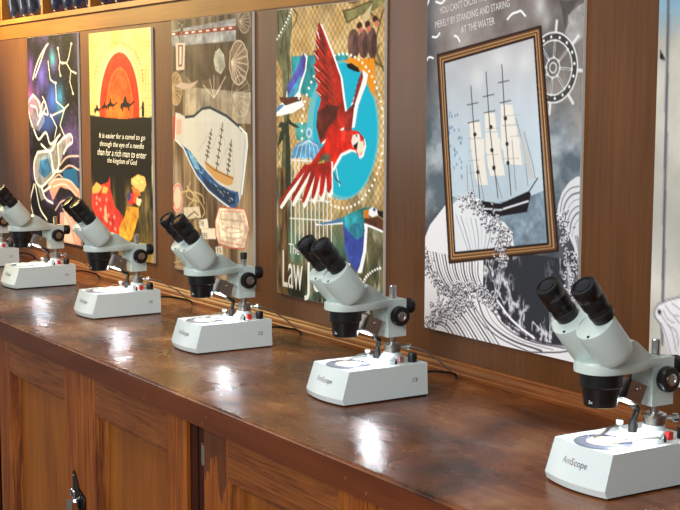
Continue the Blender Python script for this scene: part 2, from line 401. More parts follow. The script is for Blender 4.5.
ART[1] = [
 ('N','camel'),
 ('P',(242,228,176),.6,((.122,.409),(.126,.347),(.132,.31),(.144,.273),(.163,.238),(.187,.205),(.217,.175),(.251,.148),(.289,.124),(.331,.105),(.375,.09),(.421,.079),(.468,.073),(.515,.072),(.561,.076),(.606,.083),(.648,.096),(.688,.112),(.725,.132),(.757,.156),(.785,.182),(.808,.211),(.826,.243),(.839,.276),(.846,.31),(.847,.344),(.844,.403)),0),
 ('P',(214,48,22),1,((.166,.409),(.17,.351),(.175,.317),(.186,.283),(.203,.251),(.224,.22),(.251,.192),(.281,.167),(.315,.145),(.353,.127),(.392,.113),(.433,.103),(.475,.097),(.517,.096),(.558,.099),(.598,.106),(.636,.118),(.672,.133),(.704,.151),(.734,.173),(.759,.198),(.779,.225),(.795,.254),(.807,.285),(.813,.316),(.814,.349),(.811,.403)),1),
 ('P',(232,96,34),.7,((.277,.408),(.28,.363),(.284,.336),(.291,.309),(.302,.284),(.317,.26),(.335,.238),(.356,.218),(.379,.2),(.404,.186),(.431,.175),(.459,.166),(.487,.162),(.516,.16),(.544,.162),(.572,.168),(.598,.177),(.622,.188),(.645,.203),(.665,.22),(.682,.24),(.696,.262),(.707,.285),(.715,.309),(.719,.335),(.719,.361),(.717,.404)),1),
 ('L',(245,150,60),.8,3,((.292,.39),(.294,.349),(.298,.325),(.305,.301),(.315,.278),(.329,.256),(.346,.236),(.365,.218),(.387,.203),(.41,.189),(.436,.179),(.462,.172),(.489,.168),(.516,.166),(.542,.168),(.568,.173),(.593,.181),(.616,.192),(.637,.205),(.656,.221),(.672,.239),(.686,.258),(.696,.279),(.703,.301),(.707,.324),(.708,.348),(.706,.387))),
 ('L',(245,130,60),.6,2,((.357,.39),(.36,.355),(.362,.335),(.367,.315),(.374,.295),(.384,.277),(.396,.26),(.409,.245),(.424,.232),(.441,.221),(.458,.212),(.476,.206),(.495,.202),(.514,.201),(.532,.202),(.55,.206),(.567,.213),(.583,.222),(.598,.233),(.611,.246),(.622,.261),(.631,.278),(.638,.296),(.643,.315),(.646,.334),(.646,.354),(.644,.388))),
 ('E',(250,170,50),.55,.467,.346,.189,.052,1),
 ('P',(14,12,12),1,((-.014,.374),(.252,.382),(.575,.388),(.851,.378),(.998,.377),(.973,.904),(-.049,.871)),0),
 ('P',(16,12,12),1,((.513,.345),(.52,.325),(.542,.317),(.563,.316),(.58,.294),(.597,.284),(.61,.294),(.622,.315),(.648,.317),(.669,.323),(.7,.316),(.711,.309),(.747,.31),(.742,.316),(.721,.319),(.689,.33),(.658,.333),(.662,.352),(.646,.352),(.636,.336),(.567,.336),(.556,.354),(.54,.354),(.535,.339)),0),
 ('P',(16,12,12),1,((.293,.342),(.298,.326),(.314,.321),(.331,.32),(.344,.303),(.357,.296),(.366,.303),(.376,.319),(.396,.321),(.411,.325),(.436,.32),(.444,.314),(.472,.315),(.468,.32),(.452,.322),(.427,.33),(.403,.333),(.406,.347),(.394,.347),(.387,.335),(.334,.335),(.325,.348),(.313,.348),(.309,.337)),0),
 ('P',(16,12,12),1,((.204,.346),(.208,.334),(.222,.329),(.236,.328),(.247,.315),(.257,.309),(.265,.315),(.272,.328),(.289,.329),(.302,.333),(.322,.328),(.329,.324),(.352,.325),(.348,.328),(.335,.33),(.315,.337),(.295,.339),(.297,.35),(.287,.35),(.281,.341),(.238,.341),(.231,.352),(.221,.352),(.218,.343)),0),
 ('P',(16,12,12),1,((.074,.36),(.078,.348),(.092,.343),(.106,.342),(.117,.329),(.128,.322),(.136,.329),(.144,.341),(.161,.343),(.174,.346),(.195,.342),(.202,.337),(.225,.338),(.221,.342),(.208,.344),(.187,.351),(.167,.353),(.169,.364),(.159,.364),(.153,.355),(.109,.355),(.101,.365),(.091,.366),(.088,.357)),0),
 ('P',(16,12,12),1,((.845,.376),(.854,.319),(.872,.309),(.884,.319),(.887,.376)),0),
 ('L',(16,12,12),1,3,((.823,.344),(.871,.326))),
 ('L',(60,50,35),.85,2.6,((.087,.218),(.097,.222),(.108,.223))),
 ('L',(60,50,35),.85,2.6,((.09,.203),(.1,.206),(.111,.203))),
 ('L',(60,50,35),.85,2.6,((.097,.182),(.107,.192),(.117,.188))),
 ('L',(60,50,35),.85,2.6,((.108,.167),(.117,.178),(.128,.173))),
 ('L',(60,50,35),.85,2.6,((.121,.156),(.132,.155),(.142,.159))),
 ('L',(60,50,35),.85,2.6,((.16,.122),(.17,.128),(.179,.131))),
 ('L',(60,50,35),.85,2.6,((.183,.111),(.193,.116),(.203,.117))),
 ('L',(60,50,35),.85,2.6,((.21,.096),(.219,.104),(.229,.104))),
 ('L',(60,50,35),.85,2.6,((.239,.086),(.249,.083),(.258,.095))),
 ('L',(60,50,35),.85,2.6,((.269,.078),(.279,.083),(.289,.085))),
 ('L',(60,50,35),.85,2.6,((.336,.064),(.346,.071),(.356,.066))),
 ('L',(60,50,35),.85,2.6,((.372,.06),(.382,.059),(.391,.065))),
 ('L',(60,50,35),.85,2.6,((.408,.057),(.418,.05),(.427,.055))),
 ('L',(60,50,35),.85,2.6,((.445,.05),(.454,.06),(.464,.056))),
 ('L',(60,50,35),.85,2.6,((.482,.052),(.491,.05),(.501,.055))),
 ('L',(60,50,35),.85,2.6,((.555,.054),(.564,.054),(.573,.059))),
 ('L',(60,50,35),.85,2.6,((.59,.059),(.599,.066),(.609,.064))),
 ('L',(60,50,35),.85,2.6,((.624,.067),(.633,.07),(.643,.072))),
 ('L',(60,50,35),.85,2.6,((.657,.072),(.667,.068),(.675,.077))),
 ('L',(60,50,35),.85,2.6,((.688,.082),(.697,.086),(.707,.083))),
 ('L',(60,50,35),.85,2.6,((.745,.1),(.754,.096),(.763,.105))),
 ('L',(60,50,35),.85,2.6,((.77,.11),(.779,.109),(.788,.111))),
 ('L',(60,50,35),.85,2.6,((.792,.124),(.8,.13),(.81,.123))),
 ('L',(60,50,35),.85,2.6,((.811,.137),(.82,.136),(.829,.137))),
 ('L',(60,50,35),.85,2.6,((.828,.148),(.837,.155),(.846,.156))),
 ('L',(60,50,35),.85,2.6,((.852,.176),(.861,.182),(.87,.18))),
 ('L',(60,50,35),.85,2.6,((.859,.196),(.868,.194),(.877,.201))),
 ('L',(60,50,35),.85,2.6,((.863,.213),(.872,.212),(.881,.218))),
 ('L',(60,50,35),.85,2.6,((.865,.225),(.874,.222),(.882,.231))),
 ('N','under',-.006,.685,.943,1.024),
 ('P',(196,52,48),1,((.011,.72),(.079,.683),(.13,.698),(.293,.674),(.328,.646),(.332,.699),(.392,.777),(.535,.819),(.482,.905),(.318,.919),(.086,.845),(.001,.803)),1),
 ('P',(232,165,90),1,((.018,.711),(.097,.681),(.198,.7),(.128,.729),(.023,.738)),0),
 ('P',(232,165,90),1,((.215,.695),(.298,.701),(.263,.729),(.179,.727)),0),
 ('E',(240,170,150),.8,.09,.781,.017,.009,0),
 ('E',(240,170,150),.8,.157,.805,.017,.009,0),
 ('E',(240,170,150),.8,.242,.792,.017,.01,0),
 ('E',(240,170,150),.8,.29,.826,.017,.009,0),
 ('E',(240,170,150),.8,.322,.861,.016,.009,0),
 ('E',(240,170,150),.8,.223,.839,.017,.009,0),
 ('E',(240,170,150),.8,.092,.754,.017,.009,0),
 ('E',(240,170,150),.8,.389,.83,.017,.009,0),
 ('E',(240,170,150),.8,.402,.883,.017,.009,0),
 ('E',(240,170,150),.8,.143,.761,.017,.009,0),
 ('E',(240,170,150),.8,.262,.756,.016,.009,0),
 ('P',(238,190,150),.8,((.219,.798),(.259,.796),(.282,.863),(.228,.856)),0),
 ('P',(212,150,50),1,((.601,.772),(.786,.768),(.775,.812),(.671,.912),(.559,.949),(.463,.955),(.468,.871),(.551,.823)),1),
 ('L',(240,190,90),.8,4,((.678,.782),(.595,.873),(.528,.938))),
 ('L',(160,95,30),.8,3,((.632,.784),(.516,.877),(.496,.94))),
 ('L',(160,95,30),.7,3,((.746,.779),(.674,.86),(.592,.934))),
 ('P',(236,185,110),1,((.67,.648),(.778,.625),(.883,.633),(.902,.666),(.865,.693),(.79,.704),(.699,.677),(.669,.67)),0),
 ('P',(200,120,60),1,((.668,.679),(.79,.691),(.819,.716),(.712,.72)),0),
 ('P',(200,45,50),1,((.604,.72),(.713,.707),(.748,.736),(.679,.764),(.611,.754)),0),
 ('P',(225,95,50),1,((.713,.703),(.789,.708),(.747,.757),(.696,.746)),0),
 ('P',(50,60,120),1,((.595,.716),(.645,.707),(.669,.73),(.618,.75)),0),
 ('P',(235,215,180),1,((.749,.727),(.833,.732),(.796,.764),(.747,.757)),0),
 ('E',(250,215,140),.8,.778,.641,.027,.007,0),
 ('E',(250,215,140),.8,.837,.656,.027,.007,0),
 ('E',(250,215,140),.8,.752,.663,.028,.007,0),
 ('E',(250,215,140),.8,.716,.655,.027,.008,0),
]
ART[2] = [
 ('N','planks'),
 ('P',(70,56,46),.55,((.189,.09),(.814,.099),(.858,.039),(1.005,.004),(1.001,.29),(.7,.289),(.634,.226),(.473,.238),(.282,.251),(.185,.221)),1),
 ('P',(214,205,186),.45,((.183,.265),(.98,.29),(.979,.404),(.179,.397)),1),
 ('P',(150,150,152),1,((-.006,.041),(.815,.019),(.813,.102),(-.008,.102)),1),
 ('P',(135,50,42),1,((-.006,.049),(.815,.046),(.814,.062),(-.006,.062)),0),
 ('P',(250,240,230),1,((.007,.052),(.053,.051),(.053,.058),(.007,.058)),0),
 ('P',(250,240,230),1,((.186,.051),(.23,.051),(.23,.058),(.186,.058)),0),
 ('P',(250,240,230),1,((.274,.051),(.318,.051),(.317,.057),(.274,.058)),0),
 ('P',(250,240,230),1,((.363,.051),(.406,.051),(.406,.057),(.363,.057)),0),
 ('P',(250,240,230),1,((.455,.051),(.497,.051),(.497,.057),(.455,.057)),0),
 ('P',(250,240,230),1,((.545,.051),(.586,.05),(.586,.057),(.545,.057)),0),
 ('P',(250,240,230),1,((.638,.051),(.679,.05),(.678,.057),(.638,.057)),0),
 ('P',(250,240,230),1,((.732,.05),(.771,.05),(.771,.056),(.732,.056)),0),
 ('P',(150,128,108),.6,((.951,.182),(.945,.207),(.93,.229),(.906,.246),(.876,.257),(.843,.261),(.81,.257),(.779,.245),(.756,.227),(.74,.204),(.736,.179),(.742,.154),(.758,.132),(.782,.115),(.812,.104),(.846,.101),(.879,.106),(.908,.118),(.931,.136),(.946,.158)),1),
 ('L',(236,216,190),.95,3.5,((.951,.182),(.95,.203),(.931,.222),(.921,.238),(.897,.251),(.87,.258),(.843,.261),(.816,.258),(.789,.25),(.764,.237),(.754,.22),(.735,.2),(.736,.179),(.744,.158),(.746,.139),(.772,.123),(.792,.11),(.817,.103),(.846,.101),(.874,.104),(.899,.113),(.918,.126),(.942,.143),(.944,.162),(.951,.182))),
 ('L',(236,216,190),.855,3,((.758,.175),(.878,.114))),
 ('L',(236,216,190),.855,3,((.758,.175),(.913,.131))),
 ('L',(236,216,190),.855,3,((.758,.175),(.935,.158))),
 ('L',(236,216,190),.855,3,((.758,.175),(.94,.188))),
 ('L',(236,216,190),.855,3,((.758,.175),(.927,.218))),
 ('L',(236,216,190),.855,3,((.758,.175),(.899,.24))),
 ('L',(236,216,190),.855,3,((.758,.175),(.86,.252))),
 ('L',(236,216,190),.855,3,((.758,.175),(.818,.25))),
 ('L',(236,216,190),.855,3,((.758,.175),(.781,.235))),
 ('P',(120,100,84),.6,((.978,.036),(.974,.049),(.965,.06),(.95,.069),(.931,.074),(.91,.076),(.889,.073),(.87,.067),(.855,.057),(.846,.045),(.843,.032),(.846,.019),(.856,.008),(.872,-.001),(.891,-.006),(.911,-.007),(.932,-.004),(.951,.002),(.965,.012),(.975,.024)),1),
 ('L',(200,180,150),.8,3.5,((.978,.036),(.978,.047),(.966,.057),(.959,.065),(.944,.071),(.927,.075),(.91,.076),(.893,.074),(.876,.069),(.861,.062),(.855,.053),(.843,.043),(.843,.032),(.848,.021),(.849,.011),(.865,.003),(.878,-.003),(.893,-.006),(.911,-.007),(.929,-.005),(.945,-0),(.957,.007),(.972,.016),(.973,.026),(.978,.036))),
 ('L',(200,180,150),.72,3,((.856,.03),(.932,0))),
 ('L',(200,180,150),.72,3,((.856,.03),(.954,.009))),
 ('L',(200,180,150),.72,3,((.856,.03),(.968,.023))),
 ('L',(200,180,150),.72,3,((.856,.03),(.971,.039))),
 ('L',(200,180,150),.72,3,((.856,.03),(.963,.055))),
 ('L',(200,180,150),.72,3,((.856,.03),(.945,.066))),
 ('L',(200,180,150),.72,3,((.856,.03),(.921,.071))),
 ('L',(200,180,150),.72,3,((.856,.03),(.894,.07))),
 ('L',(200,180,150),.72,3,((.856,.03),(.871,.062))),
 ('P',(176,178,160),.85,((.619,.125),(.67,.15),(.684,.192),(.634,.219),(.571,.204),(.549,.169),(.568,.138)),1),
 ('L',(215,205,185),.8,3,((.619,.125),(.67,.15),(.684,.192),(.634,.219),(.571,.204),(.549,.169),(.568,.138),(.619,.125))),
 ('P',(190,155,110),.6,((.138,.272),(.133,.292),(.121,.311),(.103,.326),(.08,.335),(.055,.338),(.029,.335),(.007,.326),(-.011,.311),(-.022,.292),(-.025,.271),(-.02,.25),(-.008,.232),(.011,.217),(.034,.208),(.06,.205),(.085,.209),(.107,.218),(.124,.233),(.135,.252)),1),
 ('L',(205,180,140),.7,3.5,((.138,.272),(.138,.289),(.123,.305),(.115,.319),(.096,.329),(.075,.336),(.055,.338),(.034,.336),(.014,.329),(-.005,.319),(-.012,.305),(-.026,.289),(-.025,.271),(-.019,.254),(-.016,.238),(.003,.224),(.018,.213),(.038,.207),(.06,.205),(.081,.208),(.1,.214),(.114,.225),(.132,.239),(.133,.255),(.138,.272))),
 ('L',(205,180,140),.63,3,((-.008,.268),(.084,.216))),
 ('L',(205,180,140),.63,3,((-.008,.268),(.11,.23))),
 ('L',(205,180,140),.63,3,((-.008,.268),(.126,.252))),
 ('L',(205,180,140),.63,3,((-.008,.268),(.13,.277))),
 ('L',(205,180,140),.63,3,((-.008,.268),(.119,.302))),
 ('L',(205,180,140),.63,3,((-.008,.268),(.097,.321))),
 ('L',(205,180,140),.63,3,((-.008,.268),(.068,.331))),
 ('L',(205,180,140),.63,3,((-.008,.268),(.036,.33))),
 ('L',(205,180,140),.63,3,((-.008,.268),(.008,.318))),
 ('L',(220,214,190),.55,3.5,((.97,.303),(.969,.323),(.951,.34),(.941,.356),(.916,.368),(.889,.375),(.862,.378),(.835,.376),(.808,.368),(.783,.356),(.774,.341),(.755,.322),(.755,.303),(.763,.283),(.766,.265),(.791,.25),(.811,.238),(.836,.231),(.865,.228),(.894,.231),(.918,.239),(.937,.251),(.961,.266),(.963,.284),(.97,.303))),
 ('L',(220,214,190),.495,3,((.777,.299),(.898,.24))),
 ('L',(220,214,190),.495,3,((.777,.299),(.932,.256))),
 ('L',(220,214,190),.495,3,((.777,.299),(.954,.281))),
 ('L',(220,214,190),.495,3,((.777,.299),(.959,.309))),
 ('L',(220,214,190),.495,3,((.777,.299),(.946,.337))),
 ('L',(220,214,190),.495,3,((.777,.299),(.918,.358))),
 ('L',(220,214,190),.495,3,((.777,.299),(.879,.369))),
 ('L',(220,214,190),.495,3,((.777,.299),(.837,.368))),
 ('L',(220,214,190),.495,3,((.777,.299),(.8,.355))),
 ('L',(225,220,200),.75,4,((.546,.309),(.414,.259))),
 ('L',(225,220,200),.75,4,((.546,.309),(.548,.225))),
 ('L',(225,220,200),.75,4,((.546,.309),(.69,.23))),
 ('L',(225,220,200),.75,4,((.546,.309),(.497,.239))),
 ('L',(225,220,200),.75,4,((.546,.309),(.633,.268))),
 ('L',(40,34,30),1,6,((.167,.01),(.112,.023),(.154,.042),(.091,.051),(.115,.081))),
 ('L',(150,140,130),1,3,((.092,.011),(.155,.024),(.096,.04),(.146,.056),(.11,.081))),
 ('P',(216,190,176),1,((.059,.091),(.184,.094),(.171,.199),(.13,.207),(.06,.198)),0),
 ('P',(110,86,76),.9,((.089,.099),(.159,.1),(.146,.184),(.091,.187)),0),
 ('P',(225,200,180),1,((.109,.107),(.139,.107),(.132,.177),(.106,.176)),0),
 ('P',(190,165,150),1,((.045,.257),(.134,.246),(.233,.254),(.355,.241),(.282,.266),(.158,.276),(.057,.264)),0),
 ('P',(70,56,50),1,((.085,.198),(.186,.199),(.135,.21)),0),
 ('P',(206,205,198),.93,((.054,.367),(.099,.369),(.179,.383),(.29,.378),(.399,.349),(.494,.344),(.698,.374),(.851,.414),(.932,.441),(.94,.481),(.902,.585),(.879,.654),(.846,.69),(.798,.713),(.735,.724),(.623,.703),(.473,.669),(.331,.62),(.247,.575),(.15,.51),(.024,.475)),0),
 ('P',(178,52,40),1,((.017,.38),(.053,.378),(.034,.475),(.008,.472)),0),
 ('P',(222,150,130),.7,((.058,.393),(.129,.392),(.122,.451),(.05,.456)),0),
 ('P',(42,86,140),1,((.029,.475),(.15,.499),(.237,.516),(.357,.564),(.487,.604),(.602,.636),(.737,.653),(.829,.656),(.842,.69),(.798,.713),(.735,.724),(.623,.703),(.473,.669),(.331,.62),(.247,.575),(.15,.51)),1),
 ('P',(120,185,215),.8,((.2,.509),(.273,.53),(.369,.586),(.32,.587),(.248,.553)),0),
 ('P',(24,34,60),.75,((.368,.601),(.486,.633),(.624,.65),(.803,.664),(.791,.703),(.713,.71),(.578,.68),(.45,.649)),0),
 ('L',(225,235,240),.8,2.5,((.546,.637),(.577,.646))),
 ('L',(225,235,240),.8,2.5,((.613,.662),(.622,.666))),
 ('L',(225,235,240),.8,2.5,((.727,.683),(.76,.683))),
 ('L',(225,235,240),.8,2.5,((.457,.594),(.482,.6))),
 ('L',(225,235,240),.8,2.5,((.183,.516),(.201,.527))),
 ('L',(225,235,240),.8,2.5,((.628,.638),(.659,.639))),
 ('L',(225,235,240),.8,2.5,((.543,.614),(.552,.623))),
 ('L',(225,235,240),.8,2.5,((.303,.55),(.341,.559))),
 ('L',(225,235,240),.8,2.5,((.35,.59),(.375,.598))),
 ('L',(225,235,240),.8,2.5,((.299,.576),(.329,.586))),
 ('L',(225,235,240),.8,2.5,((.7,.663),(.718,.665))),
 ('L',(225,235,240),.8,2.5,((.264,.534),(.283,.54))),
 ('L',(225,235,240),.8,2.5,((.176,.532),(.196,.535))),
 ('L',(225,235,240),.8,2.5,((.657,.658),(.675,.663))),
 ('L',(225,235,240),.8,2.5,((.593,.625),(.629,.624))),
 ('L',(225,235,240),.8,2.5,((.618,.66),(.628,.669))),
 ('L',(225,235,240),.8,2.5,((.396,.589),(.406,.589))),
 ('L',(225,235,240),.8,2.5,((.285,.572),(.3,.581))),
 ('L',(225,235,240),.8,2.5,((.719,.692),(.737,.695))),
 ('L',(225,235,240),.8,2.5,((.489,.622),(.501,.63))),
 ('L',(225,235,240),.8,2.5,((.645,.668),(.655,.679))),
 ('L',(225,235,240),.8,2.5,((.231,.534),(.258,.545))),
 ('L',(225,235,240),.8,2.5,((.38,.597),(.405,.6))),
 ('L',(225,235,240),.8,2.5,((.367,.566),(.379,.568))),
 ('L',(225,235,240),.8,2.5,((.584,.656),(.597,.656))),
 ('L',(225,235,240),.8,2.5,((.751,.686),(.771,.688))),
 ('L',(38,48,66),1,9,((.179,.384),(.29,.379),(.399,.35),(.494,.345),(.698,.376),(.851,.416),(.877,.428))),
 ('L',(240,240,236),1,7,((.851,.416),(.932,.441),(.94,.481),(.902,.585),(.873,.661))),
 ('L',(140,175,200),1,4,((.91,.461),(.887,.571),(.851,.669))),
 ('L',(240,240,236),.9,6,((.053,.369),(.039,.475),(.15,.507),(.247,.571),(.331,.616),(.473,.666),(.623,.699),(.736,.72))),
 ('P',(196,150,92),1,((.422,.548),(.488,.563),(.626,.586),(.778,.602),(.764,.631),(.693,.637),(.556,.618),(.445,.58)),0),
 ('L',(90,60,40),1,3,((.429,.555),(.534,.581),(.773,.609))),
 ('L',(60,44,40),1,4,((.446,.548),(.515,.428))),
 ('L',(60,38,42),1,4.5,((.436,.527),(.476,.534))),
 ('L',(60,38,42),1,4.5,((.447,.51),(.484,.517))),
 ('L',(60,38,42),1,4.5,((.459,.493),(.493,.5))),
 ('L',(60,38,42),1,4.5,((.47,.476),(.501,.483))),
 ('L',(60,38,42),1,4.5,((.481,.459),(.51,.466))),
 ('L',(60,38,42),1,4.5,((.492,.442),(.518,.449))),
 ('L',(60,44,40),1,4,((.569,.584),(.653,.402))),
 ('L',(60,38,42),1,4.5,((.562,.555),(.6,.561))),
 ('L',(60,38,42),1,4.5,((.575,.528),(.611,.535))),
 ('L',(60,38,42),1,4.5,((.588,.502),(.622,.509))),
 ('L',(60,38,42),1,4.5,((.602,.476),(.632,.484))),
 ('L',(60,38,42),1,4.5,((.615,.45),(.643,.458))),
 ('L',(60,38,42),1,4.5,((.628,.425),(.653,.432))),
 ('L',(60,44,40),1,4,((.705,.598),(.756,.464))),
 ('L',(60,38,42),1,4.5,((.693,.575),(.731,.582))),
 ('L',(60,38,42),1,4.5,((.702,.556),(.737,.563))),
 ('L',(60,38,42),1,4.5,((.711,.537),(.743,.544))),
 ('L',(60,38,42),1,4.5,((.719,.518),(.749,.525))),
 ('L',(60,38,42),1,4.5,((.728,.499),(.755,.506))),
 ('L',(60,38,42),1,4.5,((.737,.48),(.761,.487))),
 ('L',(120,105,95),.7,1.4,((.653,.402),(.446,.548))),
 ('L',(120,105,95),.7,1.4,((.756,.464),(.569,.584))),
 ('L',(120,105,95),.7,1.4,((.515,.428),(.347,.514))),
 ('L',(120,105,95),.7,1.4,((.756,.464),(.782,.602))),
 ('L',(120,105,95),.7,1.4,((.653,.402),(.705,.598))),
 ('P',(222,170,160),.9,((.143,.705),(.139,.721),(.131,.735),(.118,.748),(.101,.759),(.081,.766),(.06,.769),(.039,.768),(.019,.762),(.003,.753),(-.01,.741),(-.018,.727),(-.02,.711),(-.016,.695),(-.007,.68),(.006,.667),(.023,.657),(.043,.651),(.064,.648),(.085,.649),(.105,.654),(.121,.663),(.133,.675),(.141,.689),(.143,.705)),1),
 ('P',(205,200,175),.9,((.111,.706),(.109,.717),(.103,.728),(.095,.737),(.085,.744),(.073,.749),(.061,.751),(.048,.75),(.036,.746),(.026,.74),(.019,.731),(.014,.721),(.013,.71),(.015,.699),(.021,.688),(.029,.679),(.039,.672),(.051,.667),(.064,.665),(.076,.666),(.088,.67),(.098,.676),(.105,.685),(.109,.695),(.111,.706)),0),
 ('L',(190,80,70),1,3,((.127,.706),(.124,.719),(.117,.731),(.107,.742),(.093,.751),(.077,.757),(.06,.759),(.043,.758),(.028,.754),(.015,.746),(.005,.736),(-.002,.724),(-.003,.711),(-0,.697),(.007,.685),(.017,.674),(.031,.665),(.047,.66),(.064,.657),(.081,.658),(.096,.663),(.109,.67),(.119,.681),(.125,.693),(.127,.706))),
 ('C',(216,196,140),.8,5,((.184,.656),(.287,.699),(.207,.741),(.362,.773),(.286,.722))),
 ('C',(216,196,140),.8,5,((.13,.682),(.262,.677),(.413,.74),(.387,.772))),
 ('C',(216,196,140),.8,5,((.237,.639),(.183,.695),(.338,.713))),
 ('C',(216,196,140),.8,5,((.288,.676),(.389,.687),(.414,.717))),
 ('P',(222,210,190),.8,((.141,.744),(.35,.731),(.374,.773),(.153,.791)),0),
 ('P',(228,218,204),1,((.341,.786),(.45,.773),(.466,.81),(.355,.818)),0),
 ('P',(228,216,200),1,((.373,.817),(.548,.806),(.559,.847),(.384,.857)),0),
 ('P',(222,210,190),1,((.553,.878),(.636,.869),(.642,.903),(.557,.912)),0),
 ('L',(60,50,50),1,4,((.193,.781),(.285,.754),(.336,.767))),
 ('L',(60,50,50),1,4,((.232,.799),(.31,.776),(.322,.806))),
 ('P',(228,208,184),1,((.598,.724),(.902,.715),(.935,.753),(.953,.788),(.9,.864),(.75,.87),(.595,.864),(.554,.832),(.551,.779)),1),
 ('L',(196,84,70),1,4,((.598,.724),(.902,.715),(.935,.753),(.953,.788),(.9,.864),(.75,.87),(.595,.864),(.554,.832),(.551,.779),(.598,.724))),
 ('L',(206,110,90),1,2.5,((.629,.736),(.879,.729),(.917,.783),(.87,.853),(.607,.85),(.589,.792),(.629,.736))),
 ('L',(150,110,100),.85,2.2,((.632,.805),(.728,.793),(.844,.794),(.878,.803),(.727,.815),(.632,.805))),
 ('L',(150,110,100),.85,2.2,((.751,.792),(.764,.761),(.821,.792))),
 ('L',(150,110,100),.85,2.2,((.621,.768),(.775,.765),(.89,.763))),
 ('L',(150,110,100),.85,2.2,((.656,.834),(.774,.835),(.878,.822))),
 ('L',(150,110,100),.85,2.2,((.844,.794),(.856,.742))),
 ('L',(60,50,45),1,5,((-.003,.976),(.12,.96),(.173,.972),(.119,.996),(.038,.997))),
 ('L',(230,220,205),1,3,((-.003,.976),(.12,.96),(.173,.972),(.119,.996),(.038,.997))),
 ('L',(60,50,45),1,5,((.011,.991),(.199,.982))),
 ('L',(230,220,205),1,3,((.011,.991),(.199,.982))),
]
